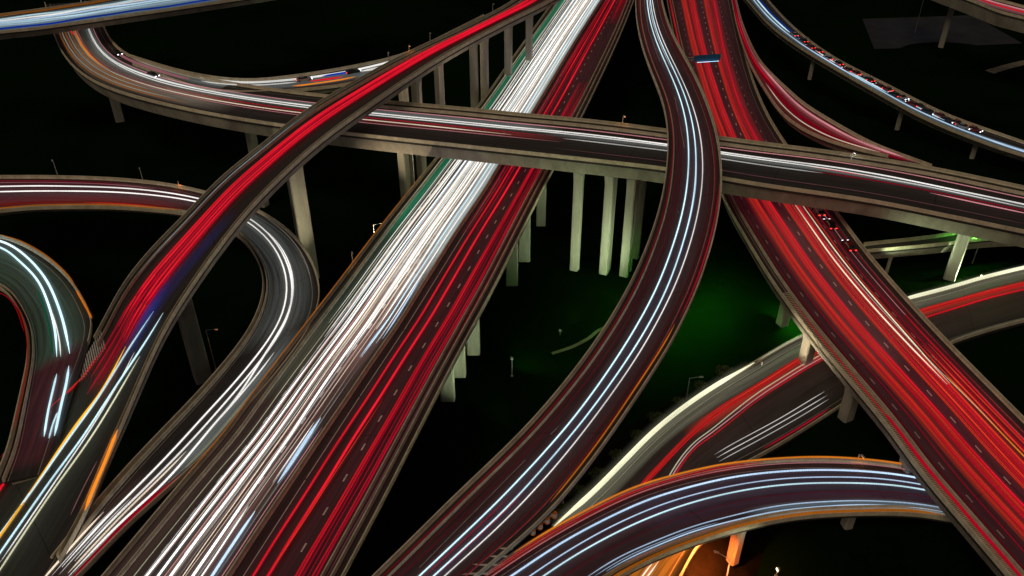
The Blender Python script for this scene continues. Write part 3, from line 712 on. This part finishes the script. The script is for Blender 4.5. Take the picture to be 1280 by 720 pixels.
W8 = 'arching bottom ramp'
trail(ER, W8, (.24,.23,.235), C_BLUEW, 1.0, .15, wob=.02); trail(ER, W8, (.38,.36,.37), C_BLUEW, .85, .095, wob=.02); trail(ER, W8, (.48,.465,.48), C_COOL, .95, .12, wob=.02)
trail(ER, W8, (.10,.09,.09), C_PINK, .32, .08, wob=.02); trail(ER, W8, (.79,.80), C_BLUEW, .6, .09, a=(730,725), b=(1190,632)); trail(ER, W8, (.86,.88), C_BLUEW, .75, .10, a=(760,715), b=(1190,636))
trail(ER, W8, (.83,.84), C_BLUEW, .35, .06, a=(740,720), b=(900,655)); trail(ER, W8, (.90,.90), C_PINK, .25, .06, a=(760,715), b=(960,640))
trail(ER, W8, (.85,.85), C_BLUEW, .12, flat=.6, a=(960,638), b=(1190,638), h=.35)
trail(ER, W8, (.012,.012), C_ORG, .55, .15, a=(640,692), b=(1200,592), h=1.0); trail(ER, W8, (.04,.04), C_RED, .30, .13, a=(600,715), b=(960,578), h=.6)  # orange strand paints a glowing upper parapet edge
trail(ER, W8, (.985,.985), C_ORG, .26, .22, a=(740,740), b=(1180,645), h=1.0); trail(ER, W8, (.62,.62), C_CRIM, .10, .05)  # wide orange strand paints light on the lower parapet and fascia

W9 = 'low cream-edged right road'
trail(FR, W9, (.03,.025,.02,.02), C_CREAM, 1.0, .5, a=(690,655), b=(944,451), h=.9, wob=.0); trail(FR, W9, (.02,.02), C_CREAM, .9, .42, a=(1125,375), b=(1345,320), h=.9, wob=0)  # cream tubes paint the lit face of the far parapet
trail(FR, W9, (.02,.02), C_CREAM, .4, .2, a=(945,450), b=(1120,376), h=.9, wob=0)  # dimmer stretch of the same painted parapet glow
band(FR, W9, (.62,.42,.30,.27,.30,.33,.34), .07, (C_RED,C_SCAR,C_RED), .75)
for t, c, s in ((.38,C_CREAM,.5),(.42,C_PINK,.55),(.45,C_RED,.5)): trail(FR, W9, (t+.30,t+.08,t-.02,t-.03), c, s, .09, a=(800,620), b=(1060,420))
trail(FR, W9, (.44,.44), C_RED, .6, .18, a=(1100,420), b=(1340,350))
for t, s in ((.74,.5),(.79,.6),(.84,.5)): trail(FR, W9, (t,t+.03), C_WHITE, s, .08, a=(900,580), b=(1040,500))
trail(FR, W9, (.97,.97), C_CRIM, .5, .12, a=(955,565), b=(1040,515), h=.9); trail(FR, W9, (.99,.99), C_CREAM, .08, .08, a=(1180,430), b=(1345,385), h=1.0)  # faint cream strand paints light on the near parapet top

W10 = 'upper right slip ramp'
trail(LR, W10, (.40,.42), C_CRIM, .22, flat=1.1, h=.4); trail(LR, W10, (.72,.74), C_PINK, .55, .22, a=(945,75), b=(1130,195)); trail(LR, W10, (.18,.2), C_WARM, .5, .12, h=.9, a=(950,105), b=(1100,190)); trail(LR, W10, (.3,.5), C_RED, .5, .2, a=(918,10), b=(960,110))
W11 = 'top left bridge'
for t, c, s, rad in ((.30,C_COOL,.6,.2),(.38,C_WHITE,.7,.22),(.48,C_BLUEW,.7,.25),(.60,C_COOL,.6,.2),(.68,C_BLUEW,.5,.2),(.85,C_BLUE,.35,.3),(.08,C_ORG,.15,.25)):
    trail(NR, W11, (t,t), c, s, rad, wob=.4)
W12 = 'car queue ramp'
trail(KR, W12, (.72,.74), C_BLUEW, .8, .16, wob=.15); trail(KR, W12, (.55,.55), C_COOL, .9, .22, a=(930,-20), b=(990,44)); trail(KR, W12, (.40,.42), C_BLUE, .3, .2, a=(940,-20), b=(1005,50))
trail(KR, W12, (.5,.5), C_WHITE, .8, .2, a=(1020,70), b=(1048,86)); trail(KR, W12, (.5,.55), C_COOL, .7, .2, a=(1140,128), b=(1180,150)); trail(KR, W12, (.60,.60), C_COOL, .8, .2, a=(1060,92), b=(1108,115)); trail(KR, W12, (.72,.62), C_BLUEW, .7, .10, a=(1200,160), b=(1330,205)); trail(KR, W12, (.5,.5), C_PINK, .3, .12, a=(1040,80), b=(1080,98))
W13 = 'slim upper left ramp'
trail(OR, W13, (.25,.30,.25), C_WHITE, .8, .28, a=(250,100), b=(540,55)); trail(OR, W13, (.5,.5), C_WHITE, .5, .16, a=(250,104), b=(370,105)); trail(OR, W13, (.75,.70), C_ORG, .7, .2, a=(365,107), b=(445,98))
trail(OR, W13, (.55,.55), C_RED, .7, .25, a=(385,103), b=(430,97)); trail(OR, W13, (.32,.34), C_BLUE, .7, .3, a=(400,98), b=(445,90)); trail(OR, W13, (.45,.5), C_WHITE, .8, .3, a=(450,88), b=(490,78))
W14 = 'top right corner ramp'
trail(XR, W14, (.35,.35), C_PINK, .6, .25); trail(XR, W14, (.55,.55), C_RED, .6, .25)
W15 = 'connector under flyover'
trail(IR, W15, (.5,.5), C_RED, .6, .25, a=(1228,290), b=(1340,282)); trail(IR, W15, (.7,.7), C_SCAR, .5, .2, a=(1228,292), b=(1340,286))
W16 = 'orange bottom road'
for t in (.42,.5): trail(JR, W16, (t,t), C_WARM, 1.0, .13, a=(770,765), b=(812,700))

veil(MW, W1, .42, 1.0, C_WHITE, .34, a=(800,-70), b=(480,380)); veil(MW, W1, .45, .95, C_ROSE, .12, a=(520,300), b=(420,480), h=.42); veil(MW, W1, .25, .80, C_WARM, .02, a=(560,210), b=(330,560)); veil(MW, W1, .40, 1.0, C_ROSE, .075, a=(540,300), b=(200,760))
veil(MW, W1, .82, 1.0, C_GREY, .35, a=(800,-70), b=(520,345), h=.33); veil(MW, W1, .09, .25, C_GREEN, .32, a=(800,-70), b=(490,300)); veil(MW, W1, .05, .35, C_MOSS, .05, a=(540,260), b=(330,500)); veil(MW, W1, .0, .35, C_ROSE, .035, a=(440,380), b=(100,760), h=.33)
veil(MR, R1, 0, 1, C_MAROON, .045, streak=.4)
veil(CR, W2, .02, .98, C_MAROON, .035, streak=.4); veil(CR, W2, .40, .70, C_NAVY, .018, h=.34)
veil(AR, W3, .22, .46, C_GREY, .16, a=(110,20), b=(700,160), h=.33); veil(AR, W3, .40, .92, C_WARM, .14, a=(75,28), b=(300,130), h=.36); veil(AR, W3, .50,.64, C_RED, .10, a=(150,90), b=(720,170), h=.36); veil(AR, W3, .36,.50, C_GREY, .12, a=(680,160), b=(1330,260), h=.33)
veil(BR, W4, .30, .62, C_CRIM, .13, a=(720,-30), b=(190,360), streak=.8); veil(BR, W4, .20,.62, C_CRIM, .12, a=(270,270), b=(105,480), h=.34); veil(BR, W4, (.66,.44), (.86,.72), C_BLUE, .08, a=(290,255), b=(140,465), h=.36, streak=1.6); veil(BR, W4, .52, .70, C_BLUE, .30, a=(215,355), b=(160,445), h=.38); veil(BR, W4, .1, .9, C_MOSS, .012, a=(150,450), b=(0,760), h=.34)
veil(HR, W6, .05, .95, C_GREY, .06, a=(262,250), b=(370,430), streak=.4); veil(HR, W6, .03, .97, C_MAROON, .10, a=(-60,240), b=(262,255), streak=.4); veil(HR, W6, .6,.98, C_SCAR, .06, a=(-60,255), b=(240,262), h=.35); veil(HR, W6, .0,.4, C_GREY, .12, a=(395,400), b=(210,600), h=.34); veil(HR, W6, .0,.9, C_ROSE, .03, a=(220,580), b=(20,760), h=.37)
veil(GR, W5, .05, .95, C_MOSS, .06, a=(-60,300), b=(110,430), streak=.4); veil(GR, W5, .05, .95, C_MAROON, .07, a=(90,420), b=(20,590), streak=.4, h=.34)
veil(DR, W7, .02, .98, C_MAROON, .07, streak=.4); veil(DR, W7, .2, .75, C_ROSE, .035, a=(960,250), b=(1150,460), h=.46); veil(DR, W7, (.20,.27), (.31,.39), C_SCAR, .26, h=.36, streak=1.6); veil(DR, W7, (.31,.38), (.44,.50), C_RED, .26, h=.38, streak=1.6); veil(DR, W7, (.54,.54), (.68,.72), C_SCAR, .14, h=.40, streak=1.6); veil(DR, W7, (.66,.60), (.78,.74), C_RED, .15, h=.42, streak=1.6); veil(DR, W7, .68, .95, C_RED, .04, a=(1100,330), b=(1440,760), h=.44)
veil(ER, W8, .02, .98, C_MAROON, .04, streak=.4); veil(ER, W8, .15, .75, C_NAVY, .02, a=(780,640), b=(1230,630), h=.34); veil(ER, W8, .72, .98, C_COOL, .14, a=(930,640), b=(1230,640), h=.36); veil(ER, W8, .0, .1, C_SCAR, .2, a=(600,720), b=(960,575), h=.38)
veil(FR, W9, .05, .95, C_ROSE, .014, streak=.4); veil(FR, W9, .02, .25, C_CREAM, .10, h=.34); veil(FR, W9, .24, .42, C_SCAR, .34, a=(870,560), b=(1345,360), h=.36)
veil(LR, W10, .05, .95, C_CRIM, .18); veil(LR, W10, .6, .85, C_PINK, .16, h=.34); veil(KR, W12, .45, .85, C_COOL, .12); veil(NR, W11, .1, .95, C_COOL, .3); veil(OR, W13, .1, .8, C_GREY, .12); veil(JR, W16, 0, 1, C_ORG, .6, streak=.5); veil(XR, W14, .2, .8, C_PINK, .2)
vb = {}
for rec in VE: vb.setdefault((rec[1], rec[2]), []).append(rec)
for (rd, cw), L_ in vb.items():
    L_.sort(key=lambda r: r[3])
    for i, r in enumerate(L_):
        lab = f'soft {cw} wash of light over {rd}'
        if len(L_) > 1: lab += f', {ORD[i+1]} from left'
        tag(r[0], lab, 'light wash', 'washes of light over the road decks')

# one name for each trail
by = {}
for rec in TR: by.setdefault((rec[1], rec[2], rec[3], rec[5]), []).append(rec)
SIDE = {W3:'upper edge', W8:'upper edge', W9:'upper edge', W6:'outer edge', W5:'outer edge', W11:'upper edge', W12:'upper edge', W13:'upper edge', W14:'upper edge', W15:'upper edge', W10:'left edge'}
for (rd, cw, ww, sh), L_ in by.items():
    L_.sort(key=lambda r: r[4])
    for i, r in enumerate(L_):
        kind = 'short streak' if sh else 'streak'
        if len(L_) == 1: lab = f'{ww} {cw} {kind} of light on the {rd}'
        else: lab = f'{ww} {cw} {kind} on the {rd}, {ORD[i+1]} from {SIDE.get(rd, "left edge")}'
        tag(r[0], lab, 'light trail', 'light trails on the ' + rd)

# ================================================================= CARS
car_red, car_dark, car_silver = carpaint('red_paint', (.25,.01,.01)), carpaint('dark_paint', (.02,.022,.03)), carpaint('silver_paint', (.4,.4,.42))
head_m, tail_m = lampmat('headlamp_glow', (.85,.95,1), 5), lampmat('tail_lamp_glow', (1,.03,.02), 3.5)
def make_car(paint):
    root = empty('car', (0,0,0))
    b = MB(); prof = [(-2.2,.35),(-2.25,.75),(-2.0,.95),(-1.0,1.0),(.9,1.0),(2.05,.85),(2.25,.6),(2.2,.3)]
    n = len(prof); b.add([(x, s*.88*(1 if z < .9 else .93), z) for s in (-1, 1) for x, z in prof], [tuple(range(n-1,-1,-1)), tuple(range(n, 2*n))] + [(i, (i+1)%n, n+(i+1)%n, n+i) for i in range(n)])
    b.build('body', paint, root)
    g = MB(); pr = [(-1.7,.96),(-1.15,1.4),(.25,1.43),(1.0,.99)]
    g.add([(x, s*(.8 if z < 1.1 else .62), z) for s in (-1,1) for x, z in pr], [(3,2,1,0),(4,5,6,7)] + [(i,(i+1)%4,4+(i+1)%4,4+i) for i in range(4)])
    g.build('window_glass', M['glass'], root)
    MB().box(-1.1,.2,-.6,.6,1.425,1.46).build('roof', paint, root)
    for x in (-1.4, 1.4):
        for s in (-1, 1): MB().tube((x, s*.92, .33), (x, s*.70, .33), .33, n=14).build('wheel', M['rubber'], root)
    for s in (-1, 1):
        MB().box(2.16,2.30,s*.62-.2,s*.62+.2,.58,.76).build('headlight', head_m, root)
        MB().box(-2.31,-2.2,s*.62-.2,s*.62+.2,.66,.84).build('tail_light', tail_m, root)
    return root
protos = {}
def place_car(paint_name, r, px, py, t, back, label, group):
    pm = {'red': car_red, 'dark': car_dark, 'silver': car_silver}[paint_name]
    if paint_name not in protos: o = protos[paint_name] = make_car(pm)
    else:
        src = protos[paint_name]; o = src.copy(); COL.objects.link(o)
        for ch in list(src.children):
            c = ch.copy(); COL.objects.link(c); c.parent = o
    f = r.f_at(px, py); p = r.at(f, t); q = r.at(min(1, f+.01), t)
    if f > .985: q = p + (p - r.at(f-.01, t))
    d = q-p; a = math.atan2(d.y, d.x) + (math.pi if back else 0)
    o.location = p + Vector((0,0,.01)); o.rotation_euler = (0, 0, a)
    tag(o, label, 'car', group)
xs = 978; k = 0
QW = ['topmost','second','third','fourth','fifth','sixth','seventh','eighth','ninth','tenth','eleventh','twelfth','thirteenth','fourteenth','fifteenth','sixteenth','seventeenth','eighteenth','nineteenth','twentieth','twenty-first','twenty-second']
px = 992.0
while px < 1225 and k < 22:
    py = 46 + (px-992)*0.50
    kind = random.choice(('red','dark','silver'))
    back = random.random() < .6
    place_car(kind, KR, px, py, .36 if k % 2 else .45, back, f'{kind} car in the queue on the distant upper right ramp, {QW[k]} from its top', 'cars queued on the distant ramp')
    px += random.uniform(8.5, 12.5); k += 1
for kind, r, x, y, t, bk, lab in (
    ('silver', DR, 1018, 262, .83, True, 'silver car below the flyover edge on the right freeway, highest of three'),
    ('dark', DR, 1030, 280, .85, True, 'dark car on the right freeway, middle of three near the flyover'),
    ('red', DR, 1052, 306, .88, True, 'red car on the right freeway shoulder, lowest of three near the flyover'),
    ('dark', OR, 440, 92, .35, False, 'dark car on the slim ramp just left of the high red ramp'),
    ('silver', OR, 380, 98, .35, False, 'silver car at the middle of the slim distant ramp'),
    ('dark', AR, 188, 92, .3, False, 'dark car on the upper left curve of the wide flyover, right of another'),
    ('dark', AR, 146, 68, .12, False, 'dark car hugging the inner barrier at the upper left flyover bend')):
    place_car(kind, r, x, y, t, bk, lab, 'cars standing out among the light trails')

# ================================================================= STREET FURNITURE AND LAMPS
def lamp_post(p, h, label, col=None, power=0, glow=0, aim=0.0, arm=2.0):
    root = empty('street_lamp', p, aim); tag(root, label, 'street lamp', 'street lamps about the interchange')
    MB().tube((0,0,0), (0,0,h), .14, .08).tube((0,0,0), (0,0,.4), .25, .2).build('pole', M['steel'], root)
    MB().tube((0,0,h-.1), (arm,0,h+.3), .06, .05).build('arm', M['steel'], root)
    MB().prism([(arm-.1,-.16),(arm+.7,-.12),(arm+.7,.12),(arm-.1,.16)], h+.2, h+.38).build('lamp_housing', M['steel'], root)
    lens = MB().box(arm, arm+.6, -.1, .1, h+.14, h+.195).build('lamp_lens', lampmat('lamp_lens', col or (.2,.2,.2), glow or .05), root)
    if power:
        ld = bpy.data.lights.new('lamp_light', 'SPOT'); ld.energy = power; ld.color = col; ld.spot_size = math.radians(165); ld.spot_blend = 1.0; ld.shadow_soft_size = .3
        lo = bpy.data.objects.new('lamp_light', ld); COL.objects.link(lo); lo.parent = root; lo.location = (arm+.3, 0, h+.08)
SOD = (1,.32,.06); MERC = (.62,1,.45); GRN = (.16,1,.10)
def on_ground(px, py, gz=0): return unproj(px, py, gz)
def floodlight(p, target, label, col, power, angle=70, h=1.6):  # added unseen lamps that brighten piers, girder sides and lawn
    d = Vector(target) - (p + Vector((0,0,h))); rz = math.atan2(d.y, d.x)
    root = empty('floodlight', p, rz); tag(root, label, 'floodlight', 'added floodlights on the dark ground')
    MB().tube((0,0,0),(0,0,h-.3),.07).tube((0,0,0),(0,0,.12),.3).build('stand', M['steel'], root)
    MB().prism([(-.25,-.2),(.1,-.35),(.1,.35),(-.25,.2)], h-.28, h+.28).build('housing', M['steel'], root)
    MB().box(.102,.13,-.3,.3,h-.22,h+.22).build('lamp_lens', lampmat('lamp_lens', col, 4), root)
    ld = bpy.data.lights.new('lamp_light', 'SPOT'); ld.energy = power; ld.color = col; ld.spot_size = math.radians(angle); ld.spot_blend = .9; ld.shadow_soft_size = .3
    lo = bpy.data.objects.new('lamp_light', ld); COL.objects.link(lo); lo.parent = root; lo.location = (.3, 0, h)
    el = math.atan2(d.z, math.hypot(d.x, d.y)); lo.rotation_euler = (math.pi/2 + el, 0, -math.pi/2)
floodlight(on_ground(455,345), unproj(520,184,26), 'added floodlight in the dark left of the straight freeway aimed at the flyover side', (1,.78,.5), 60000, 60)
PALE = (.80,1,.58); WARMC = (1,.85,.55)
lamp_post(on_ground(857,505,3)-Vector((0,0,3)), 10, 'lamp pole in the green gap beside the cream parapet', None)
floodlight(on_ground(640,470,0), unproj(730,400,0), 'added floodlight washing the dim lawn between freeway and S-curved ramp', GRN, 1800, 130, 5)
lamp_post(on_ground(472,330), 12, 'dark lamp pole between the straight freeway and the tall column', None)
lamp_post(on_ground(270,462), 11, 'lamp pole in the dark gap inside the grey loop', SOD, 300, 3, 0)
lamp_post(on_ground(905,735,6)-Vector((0,0,1)), 8, 'lamp pole under the bottom arching ramp', (1,.17,.02), 42000, 6, 2.6)
lamp_post(on_ground(838,415,0), 19, 'lamp pole half hidden by the S-curved ramp above the green grass', GRN, 30000, .6, .3)
lamp_post(on_ground(1003,410,7), 7.5, 'lamp pole beneath the right freeway beside the green grass', GRN, 9000, .4, 2.9)
lamp_post(on_ground(1215,330,8)-Vector((0,0,.3)), 11, 'lamp pole beyond the low road at the right edge', GRN, 5000, .6, 3.6)
floodlight(on_ground(800,395), unproj(752,330,8), 'added floodlight aimed at the tall columns from beside the S-curved ramp', PALE, 24000, 80)
floodlight(on_ground(700,420), unproj(740,330,10), 'added floodlight on the dark lawn left of the tall columns', PALE, 12000, 85)
floodlight(on_ground(660,560), unproj(585,430,9), 'added floodlight beside the right side columns of the straight freeway', PALE, 22000, 60)
floodlight(on_ground(450,420), unproj(386,320,14), 'added floodlight facing the tall column of the high red ramp', WARMC, 34000, 45)
floodlight(on_ground(560,210), unproj(560,150,26), 'added floodlight among the far columns of the high red ramp', WARMC, 90000, 110)
floodlight(on_ground(640,120), unproj(610,45,37), 'added floodlight aimed up at the side of the high red ramp near the top', WARMC, 260000, 75)
floodlight(on_ground(1225,352,8), unproj(1185,335,14), 'added floodlight by the wide pale column at right', PALE, 34000, 115)
floodlight(on_ground(1090,352,8), unproj(1150,320,18), 'added floodlight under the connector at right', PALE, 34000, 115)
floodlight(on_ground(950,462,8.2), unproj(992,440,14), 'added floodlight at the foot of the right freeway column', WARMC, 9000, 90)
lamp_post(unproj(703,628,20), 4.5, 'short added lamp over the crash barrels at the lower gore nose', (1,.75,.38), 420, 8, 3.4, arm=1)  # lamp added to brighten the crash barrels
floodlight(on_ground(970,720,6), unproj(925,700,12), 'added floodlight at the foot of the bottom ramp column', WARMC, 9000, 90)
for r, px, py, t, h, lab, c in ((HR,70,222,.02,5,'pole on the far barrier of the left loop, leftmost of two',None),(HR,174,224,.02,4,'pole on the far barrier of the left loop, right of another',None),
        (HR,222,232,.02,1.6,'orange lamp on the far barrier of the left loop beside the high ramp',SOD),(MW,493,328,.01,3,'yellow lamp on the left barrier of the straight freeway',SOD),
        (AR,777,155,.02,2.6,'warm lamp on the far barrier of the flyover between the freeway and S-curved ramp',SOD),(BR,489,78,.02,3.2,'pale lamp on the far barrier of the high red ramp, left of another',None),
        (BR,515,64,.02,2.2,'red-orange lamp on the far barrier of the high red ramp',SOD),(ER,1075,575,.02,1.6,'yellow lamp on the upper barrier of the bottom arching ramp',SOD),
        (BR,542,52,.02,3,'dark pole on the far barrier of the high red ramp, right of two lamps',None),(BR,615,15,.02,3,'dark pole near the top end of the high red ramp',None),
        (AR,1068,198,.05,1.6,'small pale lamp on the far side of the flyover at right',C_WHITE)):
    p = r.at(r.f_at(px, py), t)
    if t < .03: p = r.at(r.f_at(px, py), -.35/ r.width(.5))
    lamp_post(p, h, lab, c, 60 if c else 0, 9 if c else 0, -1.2, arm=.5)

# overhead sign over the right freeway
sf = DR.f_at(876, 92); a = DR.at(sf, -.01); b = DR.at(sf, .52); d = (b-a).normalized()
sg = empty('overhead_sign', a, math.atan2(d.y, d.x)); tag(sg, 'blue overhead sign on a steel arm across the red bands near the top', 'sign')
MB().tube((0,0,0),(0,0,7.6),.25,.2).build('pole', M['steel'], sg)
ln = (b-a).length
MB().tube((0,0,7.0),(ln,0,7.0),.14).tube((0,0,6.2),(ln,0,6.2),.14).build('truss_arm', M['steel'], sg)
MB().box(ln*.22, ln*.95, -.32, -.18, 5.6, 7.7).build('sign_panel', M['sign_blue'], sg)
MB().box(ln*.3, ln*.9, -.9, -.75, 5.45, 5.55).build('sign_light', lampmat('sign_light', (.3,.75,1), 2), sg)

# crash barrels and shrubs in the gore
for i in range(13):
    row, colm = divmod(i, 3)
    q = unproj(684-row*9+colm*4.5, 643+row*7+colm*1.5, 23.1)
    rt = empty('crash_barrel', q, random.uniform(0,6)); 
    tag(rt, f'striped crash barrel in the lower gore, {ORD[row+1]} row from the tip, {["left","middle","right"][colm]}', 'crash barrel', 'crash barrels in the lower gore')
    MB().tube((0,0,0),(0,0,.95),.42,.36,12).build('drum', M['orange_plastic'], rt)
    MB().tube((0,0,.30),(0,0,.48),.425,.415,12).tube((0,0,.62),(0,0,.80),.405,.395,12).build('reflective_band', M['paint'], rt)
def shrub(p, rad, label, seed):
    rnd = random.Random(seed); mb = MB()
    for _ in range(240):
        d = Vector((rnd.gauss(0,1), rnd.gauss(0,1), abs(rnd.gauss(0,.8)))).normalized()*rad*rnd.uniform(.4,1.05)
        c = Vector((d.x*1.3, d.y, d.z*.8+.15)); s = rad*.16
        u = Vector((rnd.gauss(0,1), rnd.gauss(0,1), rnd.gauss(0,1))).normalized(); w = u.orthogonal().normalized()
        mb.add([c-u*s, c+w*s*.5, c+u*s, c-w*s*.5], [(0,1,2,3)])
    rt = empty('shrub', p); tag(rt, label, 'shrub', 'shrubs on the verge')
    mb.build('foliage', M['foliage'], rt); st = MB()
    for k in range(5):
        a = k*1.256; st.tube((0,0,-.1), (math.cos(a)*rad*.6, math.sin(a)*rad*.6, rad*.5), .04, .015, 5)
    st.build('stem', M['earth'], rt)
for i in range(9):
    f = .03 + i*.04; p = FR.at(f, -.16 if i else -.1); p.z -= 1.1 if i else .2
    shrub(p, random.uniform(.9,1.6), f'small shrub against the cream parapet of the low road, {ORD[i+1]} from the gore', i)

# path and far things on the ground
def ground_strip(name, pts, w, m, dz=0.25):
    q = resample(catmull(pts), 40); P3 = [unproj(p.x, p.y, 0) for p in q]; v = []; f = []
    for i, p in enumerate(P3):
        d = (P3[min(39,i+1)]-P3[max(0,i-1)]).normalized(); u = Vector((d.y,-d.x,0))
        for s in (-1,1):
            c = p+u*w*s; v.append((c.x, c.y, ground_z(c.x,c.y)+dz))
        if i: f.append((2*i-2,2*i-1,2*i+1,2*i))
    o = mesh_obj(name, v, f, m); o['kind'] = 'structure'; return o
ground_strip('path', [(690,444),(715,436),(735,426),(752,414),(790,400)], .45, M['pathmat'])
ground_strip('road', [(1236,92),(1262,84),(1300,74),(1360,60)], 2.0, M['pathmat'], .4)
wc = unproj(1165, 42, 0); vv = [(wc.x+x, wc.y+y, ground_z(wc.x+x, wc.y+y)+.3) for x, y in ((-34,-22),(34,-14),(30,26),(-24,22))]
pk = mesh_obj('parking_lot', vv, [(0,1,2,3)], M['roof']); pk['kind'] = 'structure'
lamp_post(Vector((wc.x-8, wc.y, ground_z(wc.x, wc.y))), 18, 'distant lamp pole on the dim paved lot at upper right', (.4,.6,1), 700, .3, .9)
print('WIDTHS', {n: tuple(round(r.width(f), 1) for f in (0.1,.3,.5,.7,.9)) for n, r in dict(MW=MW,MR=MR,C=CR,A=AR,B=BR,H=HR,G=GR,D=DR,E=ER,F=FR,K=KR,L=LR,N=NR,O=OR,I=IR,J=JR).items()}, 'trails', len(TR), 'cars', k)
